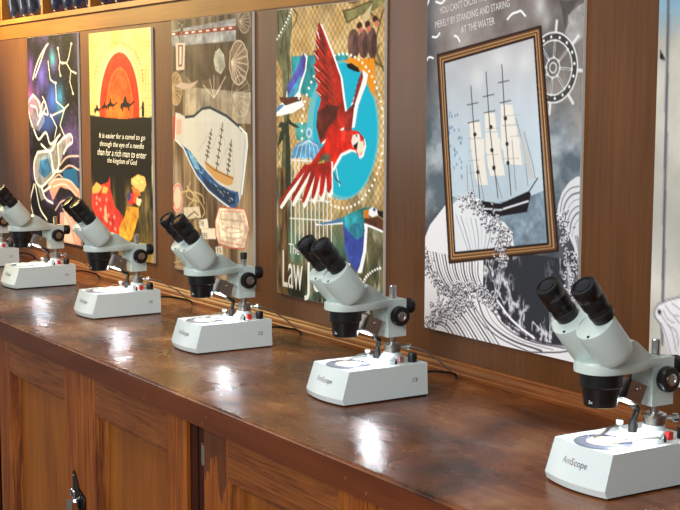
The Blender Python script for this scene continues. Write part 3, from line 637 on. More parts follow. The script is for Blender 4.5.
ART[3] = [
 ('N','jungle'),
 ('P',(34,150,160),.95,((.153,.165),(.686,.164),(.688,.31),(.512,.333),(.17,.279)),1),
 ('P',(40,150,160),.8,((.188,.393),(.344,.389),(.362,.454),(.205,.451)),1),
 ('P',(96,98,72),.95,((-.006,-.009),(.15,-.013),(.167,.056),(.138,.152),(.17,.285),(.116,.432),(.133,.554),(.04,.77),(-.017,.9),(.042,.582),(.079,.395),(.062,.211),(-.004,.167)),1),
 ('C',(48,46,36),.8,5,((.045,.004),(.081,.065),(.044,.15))),
 ('C',(48,46,36),.8,5,((.117,.006),(.099,.09),(.126,.224),(.116,.395))),
 ('C',(48,46,36),.8,5,((.171,.002),(.215,.031),(.171,.068))),
 ('L',(48,46,36),.8,5,((.018,.003),(.026,.088))),
 ('N','lowjungle',-.007,.614,1.002,.995),
 ('C',(92,78,44),.8,7,((.18,-.015),(.293,-.008),(.378,-.01),(.461,-.015))),
 ('L',(92,78,44),.8,7,((.344,-.02),(.361,.004))),
 ('L',(92,78,44),.8,7,((.428,-.017),(.403,.008))),
 ('C',(92,78,44),.8,7,((.653,-.007),(.731,.004),(.807,-.004))),
 ('C',(92,78,44),.8,7,((.926,.004),(.867,.034),(.956,.07))),
 ('C',(92,78,44),.8,7,((.984,.039),(.928,.14),(.988,.223))),
 ('C',(92,78,44),.8,7,((.957,.141),(.914,.189),(.987,.212))),
 ('P',(128,120,76),1,((.641,.027),(.731,.024),(.837,.011),(.911,-.007),(.983,-.026),(.998,.018),(.912,.036),(.777,.049),(.678,.068),(.654,.049)),1),
 ('L',(60,52,30),1,3,((.641,.027),(.731,.024),(.837,.011),(.897,.008))),
 ('L',(60,52,30),1,3,((.777,.049),(.678,.068),(.641,.027))),
 ('P',(206,186,140),1,((.815,.049),(.897,.014),(.868,.056),(.823,.066)),0),
 ('P',(236,146,28),1,((.624,.188),(.914,.184),(.925,.31),(.886,.277),(.81,.232),(.702,.202),(.624,.202)),0),
 ('L',(60,40,20),1,4,((.787,.187),(.795,.221))),
 ('L',(60,40,20),1,4,((.87,.186),(.871,.266))),
 ('P',(108,76,66),1,((.795,.137),(.794,.149),(.788,.161),(.78,.17),(.768,.178),(.755,.182),(.741,.183),(.726,.182),(.713,.176),(.701,.169),(.692,.159),(.687,.147),(.685,.134),(.686,.122),(.692,.111),(.701,.101),(.712,.094),(.725,.089),(.74,.088),(.754,.09),(.767,.095),(.779,.103),(.788,.113),(.793,.125),(.795,.137)),1),
 ('P',(60,42,40),.6,((.783,.142),(.782,.151),(.78,.16),(.775,.167),(.77,.173),(.763,.176),(.756,.177),(.749,.176),(.742,.172),(.736,.167),(.732,.159),(.729,.15),(.728,.141),(.729,.132),(.732,.123),(.736,.116),(.742,.11),(.748,.107),(.755,.106),(.762,.108),(.769,.111),(.775,.117),(.779,.124),(.782,.133),(.783,.142)),1),
 ('P',(108,76,66),1,((.872,.139),(.87,.151),(.866,.161),(.858,.171),(.849,.178),(.837,.182),(.825,.183),(.812,.181),(.8,.177),(.79,.169),(.782,.16),(.777,.148),(.776,.137),(.777,.125),(.782,.114),(.789,.105),(.799,.098),(.811,.094),(.823,.092),(.836,.094),(.847,.099),(.857,.107),(.865,.116),(.87,.127),(.872,.139)),1),
 ('P',(60,42,40),.6,((.863,.144),(.862,.153),(.86,.161),(.856,.168),(.851,.173),(.846,.177),(.84,.178),(.833,.176),(.827,.173),(.822,.167),(.818,.16),(.816,.152),(.815,.143),(.816,.134),(.818,.126),(.822,.119),(.827,.114),(.832,.111),(.839,.11),(.845,.111),(.851,.115),(.856,.12),(.86,.127),(.862,.135),(.863,.144)),1),
 ('P',(108,76,66),1,((.937,.138),(.935,.15),(.932,.162),(.925,.171),(.917,.179),(.907,.184),(.896,.185),(.886,.183),(.875,.178),(.867,.17),(.86,.16),(.856,.148),(.854,.136),(.855,.123),(.859,.112),(.866,.102),(.874,.094),(.884,.09),(.895,.088),(.905,.09),(.915,.096),(.924,.103),(.931,.114),(.935,.125),(.937,.138)),1),
 ('P',(60,42,40),.6,((.931,.143),(.93,.152),(.928,.161),(.925,.168),(.921,.174),(.916,.178),(.911,.179),(.906,.177),(.901,.174),(.896,.168),(.893,.16),(.891,.151),(.89,.142),(.89,.133),(.892,.124),(.895,.117),(.9,.111),(.904,.107),(.91,.106),(.915,.108),(.92,.112),(.924,.117),(.928,.125),(.93,.134),(.931,.143)),1),
 ('E',(66,34,32),1,.788,.079,.023,.011,0),
 ('E',(214,110,96),1,.801,.094,.016,.009,0),
 ('E',(66,34,32),1,.856,.077,.022,.011,0),
 ('E',(214,110,96),1,.868,.092,.017,.009,0),
 ('E',(66,34,32),1,.919,.063,.022,.01,0),
 ('E',(214,110,96),1,.931,.077,.016,.009,0),
 ('L',(255,255,250),.25,5,((.162,-.01),(.15,.026),(.108,.063),(.045,.095),(-.014,.11))),
 ('E',(255,255,250),1,.162,-.007,.009,.004,0),
 ('E',(255,255,250),1,.156,.004,.009,.004,0),
 ('E',(255,255,250),1,.146,.015,.009,.003,0),
 ('E',(255,255,250),1,.134,.026,.009,.003,0),
 ('E',(255,255,250),1,.12,.036,.009,.004,0),
 ('E',(255,255,250),1,.104,.047,.009,.004,0),
 ('E',(255,255,250),1,.088,.058,.009,.003,0),
 ('E',(255,255,250),1,.069,.068,.009,.004,0),
 ('E',(255,255,250),1,.05,.079,.009,.004,0),
 ('E',(255,255,250),1,.03,.09,.009,.004,0),
 ('E',(255,255,250),1,.008,.101,.009,.003,0),
 ('E',(255,255,250),1,-.014,.112,.009,.003,0),
 ('P',(100,190,205),.9,((.958,.408),(.955,.443),(.944,.477),(.926,.51),(.9,.541),(.868,.569),(.83,.593),(.786,.613),(.739,.628),(.688,.637),(.636,.641),(.584,.639),(.532,.63),(.483,.616),(.438,.596),(.398,.571),(.364,.541),(.338,.508),(.32,.472),(.311,.434),(.311,.396),(.32,.358),(.338,.322),(.364,.289),(.397,.259),(.436,.233),(.481,.213),(.529,.197),(.58,.188),(.632,.185),(.684,.187),(.734,.195),(.781,.208),(.825,.227),(.863,.249),(.896,.276),(.922,.306),(.942,.338),(.954,.372),(.958,.408)),0),
 ('P',(12,178,206),1,((.942,.408),(.939,.442),(.929,.475),(.913,.506),(.89,.536),(.861,.562),(.827,.585),(.789,.604),(.747,.618),(.702,.627),(.656,.63),(.609,.628),(.564,.62),(.52,.606),(.481,.587),(.445,.563),(.416,.534),(.393,.503),(.377,.469),(.369,.433),(.369,.396),(.377,.36),(.392,.326),(.415,.294),(.444,.266),(.479,.241),(.518,.222),(.561,.207),(.606,.198),(.652,.194),(.697,.197),(.742,.204),(.784,.217),(.822,.234),(.857,.256),(.886,.282),(.909,.31),(.927,.341),(.938,.374),(.942,.408)),0),
 ('P',(236,146,28),.9,((.636,.188),(.725,.18),(.896,.189),(.907,.308),(.855,.264),(.795,.225),(.708,.198)),0),
 ('E',(252,248,236),1,1,.41,.009,.005,0),
 ('E',(252,248,236),1,.998,.434,.009,.004,0),
 ('E',(252,248,236),1,.994,.457,.009,.005,0),
 ('E',(252,248,236),1,.986,.48,.009,.005,0),
 ('E',(252,248,236),1,.975,.503,.01,.004,0),
 ('E',(252,248,236),1,.962,.525,.009,.004,0),
 ('E',(252,248,236),1,.945,.545,.009,.005,0),
 ('E',(252,248,236),1,.925,.565,.009,.005,0),
 ('E',(252,248,236),1,.902,.584,.01,.005,0),
 ('E',(252,248,236),1,.877,.601,.01,.005,0),
 ('E',(252,248,236),1,.85,.616,.009,.005,0),
 ('E',(252,248,236),1,.82,.63,.01,.005,0),
 ('E',(252,248,236),1,.789,.642,.009,.005,0),
 ('E',(252,248,236),1,.756,.651,.009,.005,0),
 ('E',(252,248,236),1,.721,.659,.01,.005,0),
 ('E',(252,248,236),1,.686,.664,.01,.005,0),
 ('E',(252,248,236),1,.65,.667,.01,.005,0),
 ('E',(252,248,236),1,.613,.667,.01,.005,0),
 ('E',(252,248,236),1,.577,.665,.01,.005,0),
 ('E',(252,248,236),1,.54,.661,.011,.005,0),
 ('E',(252,248,236),1,.505,.654,.01,.005,0),
 ('E',(252,248,236),1,.471,.644,.01,.005,0),
 ('E',(252,248,236),1,.438,.632,.01,.005,0),
 ('E',(252,248,236),1,.407,.618,.01,.005,0),
 ('E',(252,248,236),1,.378,.602,.011,.005,0),
 ('E',(252,248,236),1,.352,.584,.01,.005,0),
 ('E',(252,248,236),1,.328,.564,.011,.005,0),
 ('E',(252,248,236),1,.308,.542,.011,.005,0),
 ('E',(252,248,236),1,.291,.519,.011,.006,0),
 ('E',(252,248,236),1,.278,.495,.011,.005,0),
 ('E',(252,248,236),1,.268,.47,.011,.006,0),
 ('E',(252,248,236),1,.262,.445,.011,.005,0),
 ('E',(252,248,236),1,.26,.419,.011,.005,0),
 ('E',(252,248,236),1,.262,.393,.011,.005,0),
 ('E',(252,248,236),1,.268,.368,.011,.005,0),
 ('E',(252,248,236),1,.278,.343,.011,.005,0),
 ('E',(252,248,236),1,.291,.319,.011,.005,0),
 ('E',(252,248,236),1,.308,.296,.011,.005,0),
 ('E',(252,248,236),1,.328,.274,.011,.005,0),
 ('E',(252,248,236),1,.351,.254,.011,.005,0),
 ('E',(252,248,236),1,.377,.235,.011,.005,0),
 ('E',(252,248,236),1,.406,.219,.01,.005,0),
 ('E',(252,248,236),1,.436,.204,.011,.005,0),
 ('E',(252,248,236),1,.469,.192,.01,.005,0),
 ('E',(252,248,236),1,.502,.182,.011,.005,0),
 ('E',(252,248,236),1,.537,.174,.01,.005,0),
 ('E',(252,248,236),1,.573,.169,.01,.004,0),
 ('E',(252,248,236),1,.609,.166,.01,.005,0),
 ('E',(252,248,236),1,.645,.165,.01,.005,0),
 ('E',(252,248,236),1,.681,.167,.01,.005,0),
 ('E',(252,248,236),1,.716,.171,.01,.005,0),
 ('E',(252,248,236),1,.75,.178,.01,.005,0),
 ('E',(252,248,236),1,.783,.186,.01,.005,0),
 ('E',(252,248,236),1,.815,.197,.009,.005,0),
 ('E',(252,248,236),1,.844,.21,.01,.005,0),
 ('E',(252,248,236),1,.872,.224,.009,.005,0),
 ('E',(252,248,236),1,.897,.241,.009,.004,0),
 ('E',(252,248,236),1,.92,.258,.009,.005,0),
 ('E',(252,248,236),1,.94,.277,.009,.005,0),
 ('E',(252,248,236),1,.958,.298,.009,.004,0),
 ('E',(252,248,236),1,.972,.319,.009,.004,0),
 ('E',(252,248,236),1,.984,.341,.009,.005,0),
 ('E',(252,248,236),1,.992,.364,.009,.004,0),
 ('E',(252,248,236),1,.998,.387,.009,.004,0),
 ('P',(20,16,14),1,((.674,.199),(.718,.196),(.78,.212),(.795,.226),(.749,.223),(.687,.211)),0),
 ('P',(90,160,205),1,((.15,.514),(.17,.483),(.22,.461),(.329,.445),(.425,.457),(.473,.487),(.492,.513)),1),
 ('L',(225,238,245),1,2.6,((.19,.52),(.225,.471),(.329,.449))),
 ('L',(225,238,245),1,2.6,((.24,.519),(.263,.47),(.329,.449))),
 ('L',(225,238,245),1,2.6,((.29,.518),(.3,.47),(.329,.449))),
 ('L',(225,238,245),1,2.6,((.339,.517),(.336,.469),(.329,.449))),
 ('L',(225,238,245),1,2.6,((.387,.515),(.373,.468),(.329,.449))),
 ('L',(225,238,245),1,2.6,((.435,.514),(.409,.468),(.329,.449))),
 ('E',(200,225,240),1,.329,.425,.029,.017,0),
 ('E',(90,160,205),1,.329,.425,.016,.01,0),
 ('L',(238,236,228),1,4.8,((.15,.514),(.154,.812))),
 ('L',(238,236,228),1,4.8,((.19,.513),(.195,.81))),
 ('L',(238,236,228),1,4.8,((.23,.512),(.235,.807))),
 ('L',(238,236,228),1,4.8,((.27,.511),(.275,.805))),
 ('L',(238,236,228),1,4.8,((.31,.511),(.315,.803))),
 ('L',(238,236,228),1,4.8,((.349,.51),(.354,.8))),
 ('L',(238,236,228),1,4.8,((.387,.509),(.393,.798))),
 ('L',(238,236,228),1,4.8,((.426,.508),(.431,.796))),
 ('L',(238,236,228),1,4.8,((.464,.507),(.47,.793))),
 ('L',(238,236,228),1,4.8,((.501,.506),(.507,.791))),
 ('L',(238,236,228),1,4.8,((.538,.505),(.545,.789))),
 ('L',(238,238,232),.95,4,((.139,.521),(.539,.52))),
 ('L',(238,238,232),.95,4,((.139,.658),(.539,.65))),
 ('L',(238,238,232),.95,4,((.139,.725),(.54,.714))),
 ('L',(200,215,235),.7,3,((.139,.584),(.539,.577))),
 ('P',(40,52,40),1,((.107,.394),(.038,.426),(.005,.485),(.078,.446)),0),
 ('P',(40,52,40),1,((.107,.394),(.043,.389),(.015,.41),(.083,.409)),0),
 ('P',(40,52,40),1,((.107,.394),(.075,.371),(.08,.376),(.115,.392)),0),
 ('P',(40,52,40),1,((.107,.394),(.156,.388),(.24,.408),(.195,.408)),0),
 ('P',(40,52,40),1,((.107,.394),(.143,.406),(.214,.445),(.182,.426)),0),
 ('P',(40,52,40),1,((.107,.394),(.111,.376),(.152,.384),(.151,.396)),0),
 ('P',(40,52,40),1,((.107,.394),(.057,.407),(.042,.447),(.097,.428)),0),
 ('P',(36,44,34),.9,((.094,.391),(.127,.391),(.148,.501),(.151,.624),(.097,.626)),0),
 ('P',(252,252,250),1,((.279,.154),(.317,.167),(.301,.214),(.241,.285),(.258,.309),(.284,.333),(.17,.358),(.006,.371),(-.027,.359),(.043,.328),(.098,.309),(.116,.273)),0),
 ('P',(80,82,168),1,((.276,.154),(.301,.173),(.289,.214),(.223,.273),(.17,.309),(.116,.309),(.113,.267),(.206,.207)),1),
 ('P',(60,150,180),.9,((.241,.231),(.258,.238),(.223,.285),(.152,.315),(.116,.3)),1),
 ('P',(96,52,38),1,((.034,.302),(.089,.305),(.205,.302),(.249,.305),(.255,.316),(.188,.322),(.098,.333),(.043,.317)),1),
 ('P',(70,130,190),1,((.089,.33),(.025,.351),(-.027,.364),(-.024,.352),(.043,.33)),0),
 ('E',(245,240,235),1,.234,.308,.014,.005,0),
 ('E',(40,30,30),1,.248,.309,.008,.005,0),
 ('P',(250,248,244),1,((.448,.06),(.481,.086),(.563,.162),(.643,.244),(.667,.312),(.688,.358),(.676,.404),(.565,.428),(.458,.462),(.419,.406),(.429,.359),(.466,.312),(.412,.288),(.44,.265),(.398,.241),(.419,.23),(.39,.2),(.418,.189),(.392,.153),(.423,.151),(.395,.115),(.428,.128),(.408,.084),(.445,.108),(.431,.067)),0),
 ('P',(176,38,28),1,((.428,.057),(.461,.083),(.543,.16),(.624,.241),(.648,.31),(.669,.356),(.657,.402),(.545,.426),(.438,.46),(.399,.404),(.409,.357),(.446,.31),(.392,.286),(.42,.263),(.378,.239),(.398,.227),(.37,.197),(.398,.186),(.371,.15),(.403,.148),(.375,.112),(.408,.125),(.388,.081),(.425,.105),(.411,.064)),1),
 ('P',(92,28,24),.7,((.428,.057),(.461,.094),(.511,.148),(.478,.176),(.437,.129)),1),
 ('L',(96,26,22),.75,4,((.398,.098),(.461,.135),(.511,.176))),
 ('L',(215,80,60),.6,2.5,((.408,.094),(.478,.132),(.535,.183))),
 ('L',(96,26,22),.75,4,((.403,.123),(.471,.159),(.521,.201))),
 ('L',(215,80,60),.6,2.5,((.413,.119),(.488,.157),(.545,.207))),
 ('L',(96,26,22),.75,4,((.408,.148),(.481,.184),(.531,.225))),
 ('L',(215,80,60),.6,2.5,((.418,.143),(.498,.181),(.555,.231))),
 ('L',(96,26,22),.75,4,((.413,.172),(.491,.209),(.541,.25))),
 ('L',(215,80,60),.6,2.5,((.423,.168),(.508,.206),(.565,.256))),
 ('L',(96,26,22),.75,4,((.418,.197),(.501,.233),(.551,.274))),
 ('L',(215,80,60),.6,2.5,((.428,.192),(.518,.23),(.575,.28))),
 ('L',(96,26,22),.75,4,((.424,.222),(.511,.257),(.56,.298))),
 ('L',(215,80,60),.6,2.5,((.434,.217),(.528,.255),(.585,.304))),
 ('L',(96,26,22),.75,4,((.429,.246),(.521,.282),(.57,.323))),
 ('L',(215,80,60),.6,2.5,((.439,.242),(.538,.279),(.594,.328))),
 ('L',(96,26,22),.75,4,((.434,.271),(.531,.306),(.58,.347))),
 ('L',(215,80,60),.6,2.5,((.444,.266),(.547,.303),(.604,.352))),
 ('L',(96,26,22),.75,4,((.439,.296),(.541,.331),(.59,.371))),
 ('L',(215,80,60),.6,2.5,((.449,.291),(.557,.328),(.614,.377))),
 ('L',(250,246,240),.9,3,((.398,.084),(.43,.112))),
 ('L',(60,20,18),.75,4,((.411,.082),(.484,.135))),
 ('L',(250,246,240),.9,3,((.381,.117),(.422,.143))),
 ('L',(60,20,18),.75,4,((.395,.115),(.485,.164))),
 ('L',(250,246,240),.9,3,((.378,.156),(.421,.178))),
 ('L',(60,20,18),.75,4,((.392,.154),(.485,.196))),
 ('L',(250,246,240),.9,3,((.378,.201),(.426,.219))),
 ('L',(60,20,18),.75,4,((.392,.198),(.493,.234))),
 ('L',(250,246,240),.9,3,((.388,.239),(.435,.255))),
 ('L',(60,20,18),.75,4,((.402,.237),(.502,.269))),
 ('L',(250,246,240),.9,3,((.399,.286),(.444,.299))),
 ('L',(60,20,18),.75,4,((.412,.284),(.51,.31))),
 ('P',(70,34,30),.8,((.409,.353),(.512,.329),(.609,.335),(.593,.369),(.512,.405),(.446,.453),(.399,.4)),1),
 ('P',(250,248,244),1,((.818,.218),(.863,.233),(.848,.266),(.819,.293),(.781,.333),(.751,.401),(.673,.413),(.704,.344),(.765,.282)),0),
 ('P',(150,40,34),1,((.813,.22),(.822,.243),(.796,.276),(.747,.333),(.723,.412),(.657,.413),(.66,.356),(.735,.327),(.768,.271)),1),
 ('L',(80,26,24),.8,3,((.704,.355),(.75,.333))),
 ('L',(80,26,24),.8,3,((.716,.338),(.759,.316))),
 ('L',(80,26,24),.8,3,((.728,.321),(.768,.299))),
 ('L',(80,26,24),.8,3,((.741,.304),(.777,.282))),
 ('L',(80,26,24),.8,3,((.753,.288),(.786,.265))),
 ('L',(80,26,24),.8,3,((.765,.271),(.795,.249))),
 ('L',(80,26,24),.8,3,((.777,.254),(.804,.232))),
 ('P',(250,248,244),1,((.551,.401),(.656,.423),(.719,.419),(.796,.421),(.842,.44),(.851,.462),(.827,.494),(.797,.503),(.774,.484),(.727,.48),(.641,.497),(.596,.528),(.552,.559),(.462,.573),(.317,.56),(.411,.509),(.494,.466),(.527,.431)),0),
 ('P',(206,34,22),1,((.537,.393),(.641,.415),(.705,.411),(.782,.413),(.828,.433),(.837,.455),(.814,.486),(.783,.495),(.76,.476),(.713,.472),(.626,.489),(.581,.52),(.538,.551),(.447,.565),(.302,.552),(.396,.501),(.479,.458),(.512,.423)),1),
 ('P',(228,60,44),.6,((.657,.415),(.767,.416),(.798,.43),(.721,.448),(.626,.444)),1),
 ('P',(240,225,215),1,((.733,.427),(.79,.422),(.801,.441),(.779,.453),(.736,.466),(.721,.448)),0),
 ('E',(20,18,18),1,.767,.429,.006,.003,0),
 ('P',(30,24,24),1,((.736,.461),(.782,.447),(.78,.471),(.752,.471)),0),
 ('P',(240,226,200),1,((.782,.445),(.828,.444),(.832,.469),(.791,.494),(.77,.476)),0),
 ('P',(80,110,90),.8,((.446,.5),(.513,.487),(.537,.51),(.463,.541),(.379,.556)),1),
 ('P',(220,180,60),.7,((.413,.525),(.48,.511),(.463,.535),(.399,.549)),0),
 ('L',(250,248,240),1,4,((.581,.526),(.603,.572),(.619,.595))),
 ('L',(60,50,50),1,4,((.546,.539),(.582,.573),(.624,.586))),
 ('P',(250,248,244),1,((.295,.533),(.357,.531),(.085,.681),(.052,.698),(.034,.69)),0),
 ('P',(172,32,26),1,((.281,.533),(.343,.532),(.071,.661),(.045,.681),(.022,.673)),1),
 ('L',(110,20,18),.7,2.5,((.312,.532),(.045,.674))),
 ('P',(250,248,244),1,((.338,.532),(.399,.53),(.208,.667),(.176,.684),(.158,.676)),0),
 ('P',(172,32,26),1,((.324,.532),(.386,.53),(.194,.648),(.169,.667),(.147,.659)),1),
 ('L',(110,20,18),.7,2.5,((.355,.531),(.169,.66))),
 ('P',(250,248,244),1,((.381,.531),(.441,.529),(.317,.666),(.286,.684),(.268,.676)),0),
 ('P',(172,32,26),1,((.367,.531),(.428,.529),(.303,.648),(.279,.667),(.258,.659)),1),
 ('L',(110,20,18),.7,2.5,((.398,.53),(.279,.66))),
 ('P',(250,248,244),1,((.423,.527),(.483,.525),(.408,.649),(.377,.666),(.36,.658)),0),
 ('P',(172,32,26),1,((.409,.527),(.47,.525),(.394,.63),(.371,.649),(.35,.642)),1),
 ('L',(110,20,18),.7,2.5,((.44,.526),(.371,.642))),
 ('P',(250,248,244),1,((.465,.522),(.524,.521),(.484,.639),(.454,.655),(.437,.648)),0),
 ('P',(172,32,26),1,((.451,.523),(.511,.521),(.47,.62),(.447,.639),(.427,.631)),1),
 ('L',(110,20,18),.7,2.5,((.481,.522),(.447,.632))),
 ('P',(250,248,244),1,((.498,.519),(.557,.517),(.558,.624),(.528,.64),(.512,.633)),0),
 ('P',(172,32,26),1,((.485,.519),(.544,.518),(.545,.606),(.522,.624),(.502,.617)),1),
 ('L',(110,20,18),.7,2.5,((.514,.518),(.522,.617))),
 ('P',(250,250,250),1,((.396,.738),(.644,.72),(.692,.711),(.652,.706),(.396,.731)),0),
 ('P',(70,120,165),1,((.4,.732),(.514,.719),(.66,.696),(.785,.671),(.676,.711),(.464,.731)),0),
 ('P',(250,250,250),1,((.66,.7),(.862,.673),(.865,.73),(.856,.799),(.819,.87),(.788,.872),(.693,.786)),0),
 ('P',(60,80,170),1,((.647,.71),(.831,.669),(.841,.731),(.83,.795),(.8,.849),(.775,.873),(.709,.843),(.669,.799)),1),
 ('P',(46,150,160),.95,((.628,.705),(.707,.681),(.831,.658),(.844,.697),(.825,.749),(.771,.764),(.692,.739)),1),
 ('L',(40,50,110),.6,2,((.739,.714),(.669,.781))),
 ('L',(40,50,110),.6,2,((.747,.713),(.686,.787))),
 ('L',(40,50,110),.6,2,((.755,.713),(.704,.793))),
 ('L',(40,50,110),.6,2,((.762,.712),(.721,.799))),
 ('L',(40,50,110),.6,2,((.77,.712),(.739,.805))),
 ('L',(40,50,110),.6,2,((.778,.712),(.756,.811))),
 ('L',(40,50,110),.6,2,((.786,.711),(.773,.817))),
 ('L',(40,50,110),.6,2,((.793,.711),(.79,.823))),
 ('L',(40,50,110),.6,2,((.801,.711),(.807,.828))),
 ('P',(40,140,130),1,((.739,.676),(.831,.657),(.906,.653),(.877,.673),(.831,.68)),1),
 ('P',(206,120,40),1,((.831,.666),(.877,.66),(.877,.69),(.854,.696),(.831,.686)),0),
 ('P',(245,242,240),1,((.877,.661),(.906,.652),(.944,.658),(.954,.675),(.907,.685),(.874,.678)),0),
 ('P',(24,22,24),1,((.945,.661),(.995,.662),(.996,.684),(.954,.676)),0),
 ('E',(60,90,170),1,.922,.66,.013,.005,0),
 ('P',(250,250,250),1,((.839,.707),(.937,.715),(.996,.723),(.996,.73),(.922,.722),(.835,.714)),0),
 ('P',(100,56,38),1,((.839,.691),(.877,.69),(.954,.68),(.996,.692),(.996,.723),(.907,.712),(.839,.706)),1),
 ('E',(250,248,240),1,.974,.843,.009,.005,0),
 ('E',(250,248,240),1,.952,.847,.009,.004,0),
 ('E',(250,248,240),1,.931,.852,.009,.004,0),
 ('E',(250,248,240),1,.91,.858,.009,.004,0),
 ('E',(250,248,240),1,.891,.865,.009,.004,0),
 ('E',(250,248,240),1,.873,.872,.009,.005,0),
 ('E',(250,248,240),1,.857,.88,.01,.005,0),
 ('E',(250,248,240),1,.844,.889,.01,.004,0),
 ('E',(250,248,240),1,.834,.898,.009,.004,0),
 ('E',(250,248,240),1,.826,.907,.01,.004,0),
 ('E',(250,248,240),1,.822,.916,.01,.005,0),
 ('E',(250,248,240),1,.821,.926,.01,.004,0),
]
